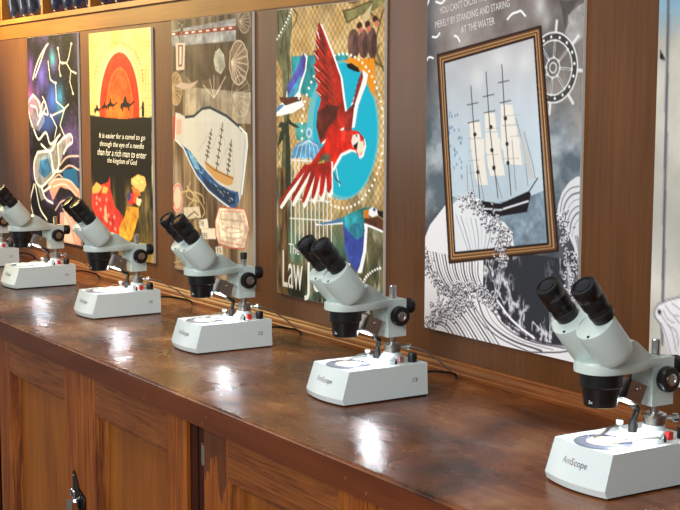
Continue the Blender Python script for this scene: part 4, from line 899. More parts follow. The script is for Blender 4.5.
ART[4] = [
 ('N','ocean'),
 ('E',(205,203,200),.8,.748,.068,.041,.041,1),
 ('E',(190,190,190),.6,.785,.11,.032,.035,1),
 ('P',(70,66,64),.7,((.856,.057),(.912,.064),(.967,.061),(.909,.104),(.894,.138),(.878,.088)),1),
 ('P',(205,205,205),.45,((.909,.099),(.968,.076),(1.005,.068),(1.006,.151),(.951,.175),(.894,.143),(.915,.119)),1),
 ('E',(150,140,138),.7,.128,.067,.112,.05,1),
 ('L',(60,58,58),.9,17,((.953,.231),(.951,.244),(.947,.256),(.939,.268),(.928,.279),(.915,.289),(.9,.297),(.883,.304),(.865,.308),(.846,.311),(.826,.311),(.807,.31),(.788,.306),(.77,.301),(.754,.293),(.74,.284),(.728,.274),(.719,.263),(.713,.25),(.709,.237),(.709,.225),(.713,.212),(.719,.199),(.728,.188),(.74,.178),(.754,.169),(.77,.161),(.788,.156),(.807,.152),(.826,.151),(.846,.151),(.865,.154),(.883,.158),(.9,.165),(.915,.173),(.928,.183),(.939,.194),(.947,.206),(.951,.218),(.953,.231))),
 ('L',(232,232,228),.95,4,((.97,.231),(.968,.246),(.962,.26),(.954,.273),(.942,.286),(.927,.297),(.91,.306),(.89,.314),(.87,.319),(.848,.322),(.825,.322),(.803,.321),(.782,.316),(.762,.31),(.743,.302),(.727,.292),(.714,.28),(.704,.267),(.696,.253),(.693,.238),(.693,.224),(.696,.209),(.704,.195),(.714,.182),(.727,.17),(.743,.16),(.762,.152),(.782,.145),(.803,.141),(.825,.14),(.848,.14),(.87,.143),(.89,.148),(.91,.156),(.927,.165),(.942,.176),(.954,.189),(.962,.202),(.968,.216),(.97,.231))),
 ('L',(232,232,228),.95,3.5,((.939,.231),(.938,.242),(.934,.254),(.927,.264),(.917,.274),(.906,.282),(.892,.29),(.877,.295),(.861,.3),(.844,.302),(.827,.302),(.809,.301),(.793,.298),(.777,.293),(.763,.286),(.75,.278),(.74,.269),(.732,.259),(.726,.248),(.723,.237),(.723,.225),(.726,.214),(.732,.203),(.74,.193),(.75,.184),(.763,.176),(.777,.169),(.793,.164),(.809,.161),(.827,.16),(.844,.16),(.861,.162),(.877,.167),(.892,.172),(.906,.18),(.917,.188),(.927,.198),(.934,.208),(.938,.22),(.939,.231))),
 ('L',(232,232,228),.95,3,((.87,.231),(.869,.235),(.868,.239),(.865,.243),(.862,.246),(.858,.249),(.853,.252),(.848,.254),(.842,.256),(.836,.256),(.829,.257),(.823,.256),(.817,.255),(.812,.253),(.806,.251),(.802,.248),(.798,.245),(.795,.241),(.793,.237),(.792,.233),(.792,.229),(.793,.225),(.795,.221),(.798,.217),(.802,.214),(.806,.211),(.812,.209),(.817,.207),(.823,.206),(.829,.205),(.836,.206),(.842,.206),(.848,.208),(.853,.21),(.858,.213),(.862,.216),(.865,.219),(.868,.223),(.869,.227),(.87,.231))),
 ('L',(232,232,228),.95,3,((.85,.231),(.85,.233),(.849,.235),(.848,.237),(.847,.239),(.844,.24),(.842,.242),(.839,.243),(.836,.243),(.833,.244),(.83,.244),(.827,.244),(.824,.243),(.821,.242),(.819,.241),(.816,.239),(.815,.238),(.813,.236),(.812,.234),(.812,.232),(.812,.23),(.812,.228),(.813,.226),(.815,.224),(.816,.223),(.819,.221),(.821,.22),(.824,.219),(.827,.218),(.83,.218),(.833,.218),(.836,.219),(.839,.219),(.842,.22),(.844,.222),(.847,.223),(.848,.225),(.849,.227),(.85,.229),(.85,.231))),
 ('L',(226,226,222),.9,6,((.834,.205),(.84,.16))),
 ('L',(60,58,58),.9,2.5,((.835,.199),(.84,.165))),
 ('L',(226,226,222),.9,8,((.843,.138),(.847,.111))),
 ('E',(240,240,236),1,.817,.151,.006,.004,0),
 ('E',(240,240,236),1,.866,.154,.006,.004,0),
 ('L',(226,226,222),.9,6,((.861,.215),(.914,.185))),
 ('L',(60,58,58),.9,2.5,((.868,.21),(.907,.189))),
 ('L',(226,226,222),.9,8,((.939,.171),(.971,.153))),
 ('E',(240,240,236),1,.907,.168,.006,.004,0),
 ('E',(240,240,236),1,.938,.193,.006,.004,0),
 ('L',(226,226,222),.9,6,((.87,.233),(.939,.237))),
 ('L',(60,58,58),.9,2.5,((.879,.234),(.93,.237))),
 ('L',(226,226,222),.9,8,((.972,.239),(1.013,.242))),
 ('E',(240,240,236),1,.952,.222,.006,.004,0),
 ('E',(240,240,236),1,.948,.254,.006,.004,0),
 ('L',(226,226,222),.9,6,((.856,.251),(.9,.286))),
 ('L',(60,58,58),.9,2.5,((.862,.256),(.895,.281))),
 ('L',(226,226,222),.9,8,((.922,.302),(.949,.323))),
 ('E',(240,240,236),1,.926,.281,.006,.004,0),
 ('E',(240,240,236),1,.889,.302,.006,.004,0),
 ('L',(226,226,222),.9,6,((.828,.257),(.822,.302))),
 ('L',(60,58,58),.9,2.5,((.827,.263),(.822,.297))),
 ('L',(226,226,222),.9,8,((.819,.324),(.815,.351))),
 ('E',(240,240,236),1,.845,.311,.006,.004,0),
 ('E',(240,240,236),1,.796,.308,.006,.004,0),
 ('L',(226,226,222),.9,6,((.801,.247),(.748,.277))),
 ('L',(60,58,58),.9,2.5,((.794,.252),(.755,.273))),
 ('L',(226,226,222),.9,8,((.723,.291),(.691,.309))),
 ('E',(240,240,236),1,.755,.294,.006,.004,0),
 ('E',(240,240,236),1,.724,.269,.006,.004,0),
 ('L',(226,226,222),.9,6,((.792,.229),(.723,.225))),
 ('L',(60,58,58),.9,2.5,((.783,.228),(.732,.225))),
 ('L',(226,226,222),.9,8,((.69,.223),(.649,.22))),
 ('E',(240,240,236),1,.71,.24,.006,.004,0),
 ('E',(240,240,236),1,.714,.208,.006,.004,0),
 ('L',(226,226,222),.9,6,((.806,.211),(.762,.176))),
 ('L',(60,58,58),.9,2.5,((.8,.206),(.767,.181))),
 ('L',(226,226,222),.9,8,((.74,.16),(.713,.139))),
 ('E',(240,240,236),1,.736,.181,.006,.004,0),
 ('E',(240,240,236),1,.773,.16,.006,.004,0),
 ('C',(248,248,248),1,5,((.549,.096),(.578,.083),(.61,.079),(.632,.077),(.659,.091))),
 ('C',(248,248,248),1,5,((.04,.13),(.071,.131),(.092,.121))),
 ('C',(248,248,248),1,5,((.198,.131),(.218,.135),(.235,.148))),
 ('C',(248,248,248),1,5,((-.01,.205),(.016,.189),(.047,.192))),
 ('L',(248,248,248),1,5,((-.006,.043),(.012,.021))),
 ('C',(248,248,248),1,5,((.063,.029),(.102,.035),(.127,.026))),
 ('P',(236,234,236),1,((-.015,.743),(.036,.686),(.109,.644),(.173,.606),(.321,.614),(.435,.771),(.478,.834),(.533,.886),(.663,.944),(.907,.961),(1.027,.949),(1.03,1.01),(-.016,1.016)),0),
 ('P',(228,228,230),.92,((.873,.625),(.877,.59),(.899,.555),(.938,.527),(.977,.513),(1.015,.509),(1.037,.922),(.94,.923),(.976,.835),(.994,.754),(.975,.698),(.933,.658)),0),
 ('N','foamsea',.421,.732,1.028,.967),
 ('P',(236,234,236),1,((-.019,.918),(.116,.897),(.203,.873),(.315,.855),(.425,.861),(.5,.889),(.547,.933),(.677,.965),(.848,.967),(1.027,.941),(1.03,1.015),(-.016,1.022)),0),
 ('C',(54,50,62),.9,3.2,((-.007,.764),(.04,.828),(.115,.87),(.203,.875))),
 ('C',(54,50,62),.9,4.857,((.015,.765),(.06,.827),(.132,.868),(.216,.874))),
 ('C',(54,50,62),.9,1.527,((.038,.765),(.08,.826),(.149,.867),(.23,.873))),
 ('C',(54,50,62),.9,3.232,((.061,.766),(.099,.825),(.165,.865),(.243,.872))),
 ('C',(54,50,62),.9,4.841,((.083,.767),(.119,.824),(.182,.863),(.257,.871))),
 ('C',(54,50,62),.9,1.511,((.105,.767),(.138,.822),(.198,.861),(.27,.87))),
 ('C',(54,50,62),.9,3.265,((.127,.768),(.158,.821),(.214,.859),(.283,.869))),
 ('C',(54,50,62),.9,4.824,((.149,.768),(.177,.82),(.231,.857),(.297,.868))),
 ('C',(54,50,62),.9,1.496,((.171,.769),(.196,.819),(.247,.855),(.31,.867))),
 ('C',(54,50,62),.9,3.297,((.192,.77),(.216,.818),(.263,.853),(.323,.866))),
 ('C',(54,50,62),.9,4.806,((.214,.77),(.234,.817),(.279,.851),(.336,.865))),
 ('C',(54,50,62),.9,1.481,((.235,.771),(.253,.816),(.295,.849),(.349,.864))),
 ('C',(54,50,62),.9,3.329,((.257,.771),(.272,.815),(.311,.847),(.362,.863))),
 ('C',(54,50,62),.9,4.788,((.278,.772),(.291,.814),(.326,.846),(.375,.862))),
 ('C',(54,50,62),.9,1.467,((.299,.772),(.309,.813),(.342,.844),(.388,.861))),
 ('C',(54,50,62),.9,3.361,((.32,.773),(.328,.812),(.358,.842),(.4,.86))),
 ('C',(54,50,62),.9,4.77,((.34,.773),(.346,.811),(.373,.84),(.413,.859))),
 ('C',(54,50,62),.9,1.453,((.361,.774),(.365,.81),(.389,.838),(.426,.858))),
 ('C',(54,50,62),.9,3.393,((.382,.775),(.383,.809),(.404,.836),(.439,.857))),
 ('C',(60,56,66),.9,3,((.33,.865),(.387,.936),(.536,.979),(.728,.999))),
 ('C',(60,56,66),.9,4.554,((.378,.876),(.442,.937),(.593,.975),(.798,.988))),
 ('C',(60,56,66),.9,1.431,((.426,.886),(.495,.938),(.649,.971),(.867,.978))),
 ('C',(60,56,66),.9,3.03,((.474,.897),(.548,.939),(.703,.967),(.934,.967))),
 ('C',(60,56,66),.9,4.538,((.52,.907),(.599,.939),(.757,.963),(.999,.957))),
 ('C',(54,50,62),.85,3,((.03,1.012),(.089,.982),(.163,.987),(.237,1.033))),
 ('C',(54,50,62),.85,4.554,((.043,1.001),(.107,.973),(.182,.981),(.263,1.031))),
 ('C',(54,50,62),.85,1.431,((.057,.991),(.125,.964),(.201,.975),(.289,1.028))),
 ('C',(54,50,62),.85,3.03,((.07,.98),(.144,.955),(.22,.969),(.314,1.025))),
 ('C',(54,50,62),.85,4.538,((.084,.97),(.162,.947),(.239,.963),(.34,1.023))),
 ('C',(54,50,62),.85,1.417,((.097,.96),(.18,.938),(.258,.958),(.365,1.02))),
 ('C',(54,50,62),.85,3.061,((.11,.949),(.197,.93),(.277,.952),(.39,1.017))),
 ('C',(54,50,62),.85,4.522,((.124,.939),(.215,.921),(.295,.946),(.415,1.015))),
 ('C',(54,50,62),.85,1.402,((.137,.929),(.233,.913),(.314,.941),(.44,1.012))),
 ('C',(54,50,62),.85,3.091,((.15,.919),(.25,.904),(.332,.935),(.464,1.01))),
 ('C',(54,50,62),.85,4.506,((.163,.909),(.268,.896),(.35,.93),(.489,1.007))),
 ('C',(54,50,62),.85,1.389,((.176,.899),(.285,.888),(.369,.924),(.513,1.005))),
 ('C',(54,50,62),.85,3.121,((.189,.889),(.302,.879),(.387,.919),(.537,1.002))),
 ('C',(54,50,62),.7,2.5,((.89,.608),(.905,.57),(.944,.545),(.994,.536))),
 ('C',(54,50,62),.7,3.795,((.904,.62),(.919,.584),(.954,.561),(.999,.552))),
 ('C',(54,50,62),.7,1.193,((.919,.632),(.932,.599),(.964,.577),(1.003,.568))),
 ('C',(54,50,62),.7,2.525,((.933,.644),(.945,.613),(.974,.593),(1.007,.585))),
 ('C',(54,50,62),.7,3.782,((.947,.656),(.959,.627),(.984,.608),(1.011,.601))),
 ('C',(54,50,62),.7,1.18,((.962,.667),(.972,.641),(.993,.624),(1.015,.618))),
 ('C',(54,50,62),.6,2.5,((.979,.666),(.997,.702),(1.011,.753),(.983,.861))),
 ('C',(54,50,62),.6,3.795,((.99,.666),(1.005,.701),(1.017,.753),(.996,.86))),
 ('C',(54,50,62),.6,1.193,((1.001,.665),(1.012,.701),(1.022,.752),(1.009,.858))),
 ('C',(54,50,62),.6,2.525,((1.012,.664),(1.02,.7),(1.028,.752),(1.022,.857))),
 ('C',(54,50,60),1,7,((.5,.892),(.599,.928),(.787,.949))),
 ('C',(246,246,248),1,6,((.512,.873),(.612,.921),(.751,.958))),
 ('C',(60,56,64),1,3,((.728,.999),(.908,.98),(1.01,.959))),
 ('F',101,200,5,((.014,.982),(.117,.943),(.226,.912),(.331,.889)),13),
 ('F',102,170,6,((.189,.883),(.274,.858),(.364,.851),(.439,.868),(.493,.892)),9),
 ('F',103,90,4,((0,.77),(.024,.817),(.085,.855),(.16,.879)),13),
 ('F',104,90,5,((.902,.615),(.928,.68),(.965,.735),(.957,.797),(.936,.851)),14),
 ('P',(200,206,212),1,((.128,.207),(.714,.148),(.82,.695),(.222,.757)),0),
 ('N','skyframe',.128,.207,.714,.148,.82,.695,.222,.757),
 ('E',(226,224,222),.6,.363,.253,.067,.045,1),
 ('E',(226,224,222),.6,.506,.205,.089,.038,1),
 ('E',(226,224,222),.6,.663,.213,.061,.038,1),
 ('P',(118,136,150),.9,((.187,.593),(.389,.611),(.685,.579),(.799,.553),(.822,.698),(.217,.759)),1),
 ('E',(90,130,165),.6,.206,.456,.006,.005,0),
 ('E',(90,130,165),.6,.252,.437,.006,.005,0),
 ('E',(90,130,165),.6,.212,.461,.006,.005,0),
 ('E',(90,130,165),.6,.18,.447,.005,.005,0),
 ('E',(90,130,165),.6,.225,.5,.006,.005,0),
 ('E',(90,130,165),.6,.169,.407,.006,.005,0),
 ('E',(90,130,165),.6,.172,.504,.006,.006,0),
 ('E',(90,130,165),.6,.227,.357,.006,.005,0),
 ('E',(90,130,165),.6,.261,.532,.006,.005,0),
 ('E',(90,130,165),.6,.227,.466,.005,.005,0),
 ('E',(90,130,165),.6,.174,.352,.006,.005,0),
 ('E',(90,130,165),.6,.211,.36,.006,.005,0),
 ('E',(90,130,165),.6,.179,.395,.005,.005,0),
 ('E',(90,130,165),.6,.164,.438,.006,.005,0),
 ('E',(90,130,165),.6,.207,.51,.006,.005,0),
 ('E',(90,130,165),.6,.214,.471,.005,.005,0),
 ('E',(90,130,165),.6,.212,.475,.005,.005,0),
 ('E',(90,130,165),.6,.205,.402,.006,.005,0),
 ('E',(90,130,165),.6,.263,.537,.005,.006,0),
 ('E',(90,130,165),.6,.246,.483,.005,.005,0),
 ('E',(90,130,165),.6,.191,.393,.006,.005,0),
 ('E',(90,130,165),.6,.187,.362,.006,.006,0),
 ('E',(90,130,165),.6,.236,.425,.006,.005,0),
 ('E',(90,130,165),.6,.244,.422,.006,.005,0),
 ('E',(90,130,165),.6,.258,.509,.006,.005,0),
 ('E',(90,130,165),.6,.159,.389,.006,.006,0),
 ('E',(90,130,165),.6,.251,.438,.006,.005,0),
 ('E',(90,130,165),.6,.257,.424,.006,.005,0),
 ('E',(90,130,165),.6,.169,.47,.006,.005,0),
 ('E',(90,130,165),.6,.237,.4,.005,.005,0),
 ('E',(90,130,165),.6,.169,.413,.005,.005,0),
 ('E',(90,130,165),.6,.258,.492,.006,.005,0),
 ('E',(90,130,165),.6,.171,.396,.006,.005,0),
 ('E',(90,130,165),.6,.169,.361,.005,.005,0),
 ('P',(236,230,218),1,((.515,.326),(.59,.329),(.61,.38),(.519,.383)),0),
 ('P',(236,230,218),1,((.522,.384),(.616,.382),(.633,.444),(.527,.443)),0),
 ('P',(236,230,218),1,((.531,.432),(.638,.431),(.658,.49),(.549,.491)),0),
 ('P',(236,230,218),1,((.427,.456),(.517,.452),(.54,.497),(.438,.504)),0),
 ('P',(236,230,218),1,((.333,.475),(.412,.47),(.43,.525),(.354,.529)),0),
 ('P',(236,230,218),1,((.411,.349),(.478,.352),(.493,.401),(.418,.402)),0),
 ('P',(236,230,218),1,((.418,.406),(.5,.404),(.514,.459),(.424,.46)),0),
 ('P',(236,230,218),1,((.31,.376),(.38,.377),(.395,.421),(.318,.423)),0),
 ('P',(236,230,218),1,((.318,.427),(.398,.423),(.415,.468),(.329,.47)),0),
 ('L',(150,142,134),.55,1.6,((.301,.425),(.382,.421))),
 ('L',(150,142,134),.55,1.6,((.302,.46),(.384,.455))),
 ('L',(150,142,134),.55,1.6,((.303,.488),(.385,.483))),
 ('L',(150,142,134),.55,1.6,((.304,.523),(.386,.517))),
 ('L',(150,142,134),.55,1.6,((.422,.396),(.5,.392))),
 ('L',(150,142,134),.55,1.6,((.423,.435),(.502,.431))),
 ('L',(150,142,134),.55,1.6,((.424,.468),(.503,.464))),
 ('L',(150,142,134),.55,1.6,((.426,.505),(.504,.5))),
 ('L',(150,142,134),.55,1.6,((.525,.359),(.632,.355))),
 ('L',(150,142,134),.55,1.6,((.526,.386),(.633,.382))),
 ('L',(150,142,134),.55,1.6,((.527,.416),(.635,.412))),
 ('L',(150,142,134),.55,1.6,((.528,.449),(.636,.445))),
 ('L',(150,142,134),.55,1.6,((.529,.477),(.637,.472))),
 ('P',(236,230,218),1,((.518,.381),(.522,.383),(.633,.444),(.639,.448),(.532,.452),(.523,.446)),0),
 ('P',(236,230,218),1,((.531,.417),(.635,.415),(.641,.432),(.531,.434)),0),
 ('P',(236,230,218),1,((.42,.421),(.515,.42),(.52,.455),(.424,.458)),0),
 ('P',(236,230,218),1,((.325,.424),(.41,.423),(.415,.474),(.333,.477)),0),
 ('P',(236,230,218),1,((.351,.528),(.43,.524),(.44,.552),(.376,.555)),0),
 ('P',(236,230,218),1,((.438,.5),(.54,.495),(.55,.522),(.455,.526)),0),
 ('L',(70,60,60),1,3,((.316,.276),(.341,.399),(.389,.597))),
 ('L',(70,60,60),1,3,((.416,.237),(.448,.398),(.508,.586))),
 ('L',(70,60,60),1,3,((.518,.219),(.544,.369),(.591,.575))),
 ('L',(70,60,60),1,2.2,((.291,.329),(.365,.322))),
 ('L',(70,60,60),1,2.2,((.299,.38),(.374,.372))),
 ('L',(70,60,60),1,2.2,((.398,.306),(.471,.299))),
 ('L',(70,60,60),1,2.2,((.407,.351),(.479,.344))),
 ('L',(70,60,60),1,2.2,((.495,.268),(.565,.262))),
 ('L',(70,60,60),1,2.2,((.51,.323),(.58,.316))),
 ('E',(50,44,48),1,.348,.412,.011,.006,0),
 ('E',(50,44,48),1,.454,.39,.011,.006,0),
 ('E',(50,44,48),1,.547,.365,.011,.006,0),
 ('E',(50,44,48),1,.56,.435,.01,.006,0),
 ('E',(50,44,48),1,.463,.454,.011,.006,0),
 ('E',(50,44,48),1,.568,.487,.01,.006,0),
 ('E',(50,44,48),1,.478,.503,.011,.007,0),
 ('E',(50,44,48),1,.372,.518,.011,.006,0),
 ('L',(110,100,98),.8,2,((.665,.401),(.724,.489),(.738,.523))),
 ('L',(110,100,98),.8,2,((.614,.364),(.667,.449),(.696,.546))),
 ('L',(110,100,98),.8,2,((.591,.424),(.622,.56))),
 ('L',(110,100,98),.8,2,((.372,.498),(.416,.596))),
 ('L',(110,100,98),.8,2,((.479,.509),(.534,.585))),
 ('L',(110,100,98),.8,2,((.317,.499),(.348,.584))),
 ('L',(110,100,98),.8,2,((.297,.5),(.307,.6))),
 ('P',(200,196,192),.8,((.633,.382),(.692,.449),(.732,.523),(.708,.53),(.662,.463)),0),
 ('P',(30,27,32),1,((.375,.597),(.521,.602),(.703,.559),(.715,.567),(.693,.617),(.484,.641),(.417,.627)),0),
 ('L',(226,230,234),1,4.5,((.417,.62),(.522,.619),(.698,.587))),
 ('L',(30,27,32),1,3,((.697,.565),(.753,.523))),
 ('E',(30,27,32),1,.437,.623,.003,.002,0),
 ('E',(30,27,32),1,.451,.622,.004,.002,0),
 ('E',(30,27,32),1,.466,.621,.003,.002,0),
 ('E',(30,27,32),1,.48,.619,.004,.003,0),
 ('E',(30,27,32),1,.495,.618,.003,.002,0),
 ('E',(30,27,32),1,.509,.617,.003,.002,0),
 ('E',(30,27,32),1,.523,.616,.003,.002,0),
 ('E',(30,27,32),1,.537,.615,.004,.002,0),
 ('P',(236,238,240),.92,((.195,.619),(.251,.594),(.32,.582),(.382,.594),(.403,.63),(.471,.644),(.549,.651),(.601,.676),(.616,.714),(.559,.735),(.221,.759)),0),
 ('C',(110,114,124),.7,2,((.224,.647),(.268,.695),(.312,.744))),
 ('C',(110,114,124),.7,3.036,((.259,.649),(.296,.695),(.33,.743))),
 ('C',(110,114,124),.7,.954,((.293,.65),(.324,.695),(.348,.742))),
 ('C',(110,114,124),.7,2.02,((.327,.651),(.351,.696),(.367,.741))),
 ('C',(110,114,124),.7,3.026,((.361,.652),(.379,.696),(.385,.74))),
 ('C',(110,114,124),.7,.944,((.394,.653),(.406,.697),(.403,.739))),
 ('C',(110,114,124),.7,2.04,((.427,.655),(.433,.697),(.421,.738))),
 ('C',(110,114,124),.7,3.015,((.459,.656),(.459,.697),(.439,.737))),
 ('C',(110,114,124),.7,.935,((.492,.657),(.486,.698),(.456,.735))),
 ('C',(110,114,124),.7,2.061,((.524,.658),(.512,.698),(.474,.734))),
 ('F',105,170,5,((.265,.602),(.348,.604),(.417,.641),(.511,.665),(.564,.701),(.54,.747)),12),
 ('L',(44,26,18),1,7,((.079,.185),(.752,.123),(.882,.709),(.183,.789),(.079,.185))),
 ('L',(96,62,40),1,6,((.09,.19),(.743,.129),(.868,.706),(.192,.782),(.09,.19))),
 ('L',(200,156,104),1,4,((.099,.194),(.736,.133),(.857,.703),(.199,.776),(.099,.194))),
 ('L',(84,52,32),1,5,((.106,.197),(.731,.137),(.848,.701),(.205,.771),(.106,.197))),
 ('L',(180,134,86),1,4,((.115,.201),(.724,.141),(.837,.699),(.212,.766),(.115,.201))),
 ('L',(38,24,18),1,6,((.126,.206),(.716,.147),(.823,.696),(.22,.759),(.126,.206))),
 ('F',106,60,5,((.499,.705),(.527,.737),(.547,.763)),10),
]
ART[5] = [
 ('N','bird'),
 ('P',(120,120,126),.9,((.036,-.013),(.052,-.012),(.074,.905),(.059,.906)),0),
 ('L',(70,70,80),1,3,((.045,.057),(.062,.796))),
 ('P',(240,238,240),1,((.025,.825),(.04,.808),(.087,.793),(.148,.78),(.352,.759),(.449,.82),(.363,.918),(.118,.956),(.105,.926),(.059,.856),(.028,.839)),0),
 ('L',(110,104,112),1,3,((.059,.856),(.028,.839),(.025,.825),(.04,.808),(.087,.793),(.148,.78),(.257,.769))),
 ('E',(40,36,44),1,.049,.825,.009,.006,0),
 ('C',(150,140,150),1,2,((.059,.851),(.081,.875),(.105,.915),(.117,.94))),
 ('C',(150,140,150),1,2,((.067,.819),(.089,.838),(.121,.845))),
 ('C',(150,140,150),1,2,((.077,.807),(.109,.825),(.145,.825))),
 ('C',(150,140,150),1,2,((.09,.853),(.132,.865),(.145,.9))),
 ('C',(150,140,150),1,2,((.108,.799),(.16,.811),(.22,.805))),
 ('C',(150,140,150),1,2,((.057,.83),(.077,.844),(.112,.867),(.135,.912))),
 ('C',(150,140,150),1,2,((.12,.83),(.162,.847),(.201,.833))),
 ('P',(30,30,34),1,((.015,.197),(.041,.221),(.012,.22)),0),
]
POSTER_X = [-5.5619, -4.8795, -4.1512, -3.4422, -2.6931, -1.9133]
POSTER_TOP = [0.958, 0.9465, 0.96, 0.9555, 0.9555, 0.9555]
# ------------------------------------------------------------------ the materials used
WALL = wood('wall_wood', (56,28,9), (87,50,17), (106,64,26), 'Z', .6, .55, .35, contrast=.5, spec=.2)
WALL.node_tree.nodes['Principled BSDF'].inputs['Coat Roughness'].default_value = .24
TOPRAIL = wood('warm_rail_wood', (90,50,12), (128,82,26), (150,100,38), 'X', .7, .5, 0, contrast=.4, spec=.25)
SHELFW = wood('shelf_wood', (100,56,16), (150,94,34), (174,116,46), 'X', .7, .4, .2, contrast=.5)
TRIMW = wood('trim_wood', (60,24,8), (108,56,20), (146,86,38), 'X', 1, .5, 0, contrast=.9, spec=.25)
DOORW = wood('oak_stile', (84,32,6), (138,70,18), (172,96,30), 'Z', 1, .45, .06, spec=.2, contrast=1.4)
DOORS = wood('oak_stile_stained', (84,32,6), (138,70,18), (172,96,30), 'Z', 1, .45, .06, spec=.2, stain=(-2.7, -2.565, -.17))
RAILW = wood('oak_rail', (78,34,10), (126,66,24), (150,88,38), 'X', 1.3, .45, .06, spec=.2, contrast=1.3)
PANELW = wood('oak_panel', (96,44,10), (130,70,18), (158,92,28), 'Z', .7, .45, .06, spec=.2, contrast=.6)
MOULDW = wood('oak_moulding', (36,12,3), (104,46,12), (180,104,40), 'Z', 1.6, .42, .1, spec=.3, contrast=1.3)
BODYW = wood('dark_carcass_wood', (26,9,3), (52,18,7), (64,24,10), 'Z', .8, .6, 0, spec=.12)
COUNTER = counter_mat()
EDGEW = wood('counter_edge_wood', (50,20,6), (86,38,12), (104,50,19), 'X', .8, .45, 0, contrast=.4, spec=.22)
FLOORM = speckle(mat('floor_vinyl', (120,112,102), .5), 20, .1)
ENAMEL = speckle(mat('pale_mint_enamel', (198,211,205), .32, spec=.5), 260, .02, .03)
WHITE = speckle(mat('white_enamel_base', (214,225,223), .34, spec=.5), 260, .02, .03)
BLACK = speckle(mat('black_plastic', (16,16,18), .33, spec=.5), 400, .1, .06)
RUBBER = speckle(mat('black_rubber', (13,13,13), .6), 400, .1, .06)
CHROME = speckle(mat('chrome', (205,205,205), .12, 1), 200, .02, .01)
STEEL = speckle(mat('brushed_steel', (176,172,168), .3, 1), 200, .05, .05)
DARKMETAL = speckle(mat('dark_hasp_metal', (44,40,38), .35, .8), 200, .1, .05)
PLATE = speckle(mat('grey_stage_plate', (104,109,124), .25, spec=.5), 200, .05, .02)
FROST = speckle(mat('frosted_stage_disc', (226,214,150), .35), 200, .02, .02)
RED = speckle(mat('red_switch', (205,40,36), .35), 200, .05, .02)
GREYCORD = speckle(mat('grey_cord', (150,142,132), .4), 200, .05, .02)
INK = speckle(mat('grey_ink', (60,62,70), .5), 200, .05, .02)
REDINK = speckle(mat('red_ink', (170,40,40), .5), 200, .05, .02)
GLASS = mat('lens_glass', (20,22,30), .05, spec=.8)
BRASS = speckle(mat('amber_coated_lens', (150,100,50), .2, .4), 200, .05, .02)
LED = mat('lit_lamp_lens', (255,255,255), .4, emit=(240,246,255), es=LED_E)
GLAZE = mat('dark_blue_glaze', (26,28,44), .16, spec=.7, coat=.4)
def glaze_bands():
    m = GLAZE; b = m.node_tree.nodes['Principled BSDF']; tc = nd(m, 'ShaderNodeTexCoord'); n = nd(m, 'ShaderNodeTexNoise', Scale=22, Detail=4)
    ln(m, tc, 'Object', n, 'Vector'); r = nd(m, 'ShaderNodeValToRGB'); ln(m, n, 'Fac', r, 'Fac'); e = r.color_ramp.elements
    e[0].position = .45; e[0].color = lin((16,18,32)); e[1].position = .75; e[1].color = lin((84,62,92)); k = e.new(.58); k.color = lin((28,36,62))
    ln(m, r, 'Color', b, 'Base Color')
glaze_bands()
BACKM = speckle(mat('cream_shelf_back', (225,205,150), .6), 8, .05)
CANVAS = speckle(mat('canvas_edge', (222,216,206), .7), 300, .05)
WALLP = speckle(mat('wall_plaster', (196,186,168), .8), 12, .04)

# ------------------------------------------------------------------ camera
cam = bpy.data.cameras.new('camera'); co = bpy.data.objects.new('camera', cam); COL.objects.link(co)
cam.sensor_width = 36; cam.lens = 1316.24*36/680; cam.clip_end = 50
yaw, pit, rol = math.radians(56.684), math.radians(6.523), math.radians(.174)
dv = Vector((-math.sin(yaw)*math.cos(pit), math.cos(yaw)*math.cos(pit), -math.sin(pit)))
rv = dv.cross(Vector((0, 0, 1))).normalized(); uvv = rv.cross(dv)
rv, uvv = rv*math.cos(rol)+uvv*math.sin(rol), uvv*math.cos(rol)-rv*math.sin(rol)
M = Matrix.Identity(4)
for i in range(3): M[i][0], M[i][1], M[i][2] = rv[i], uvv[i], -dv[i]
M.translation = (0, -2.0406, .6755); co.matrix_world = M
S.camera = co

# ------------------------------------------------------------------ setting
XL, XR = -7.2, .3
tag(link('wall_back', bbox(XL, XR, 0, .03, -.9, 1.0255), WALL, smooth=0), 'brown varnished wood panelled wall behind the microscopes', 'wall', kind='structure')
tag(link('floor', bbox(XL-.5, XR+1.5, -5.5, .03, -.95, -.9), FLOORM, smooth=0), 'plain pale floor in front of the cabinets', 'floor', kind='structure')
# plaster wall above and behind the open shelf
bm = bmesh.new(); box(bm, XL, XR, .34, .37, -.9, 2.6); tag(link('wall_rear', bm, WALLP, smooth=0), 'pale plaster wall behind the shelf', 'wall', kind='structure')
tag(link('trim_2', bbox(XL, XR, -.003, -.0002, .9625, 1.0255, bv=.0008), TOPRAIL, smooth=0), 'warm toned wooden rail along the top of the wall above the canvases', 'trim', kind='structure')
# trim where counter meets wall: stepped moulding profile swept along X
prof = [(0,.0005),(-.022,.0005),(-.022,.009),(-.0195,.012),(-.016,.0125),(-.016,.017),(-.012,.024),(-.0085,.027),(-.0085,.031),(-.005,.0345),(0,.035)]
bm = loft([[(x, y-.0003, z) for y, z in prof] for x in (XL, XR)])
tag(link('trim_1', bm, TRIMW, smooth=30), 'stepped wooden moulding along the back edge of the counter', 'trim', kind='structure')

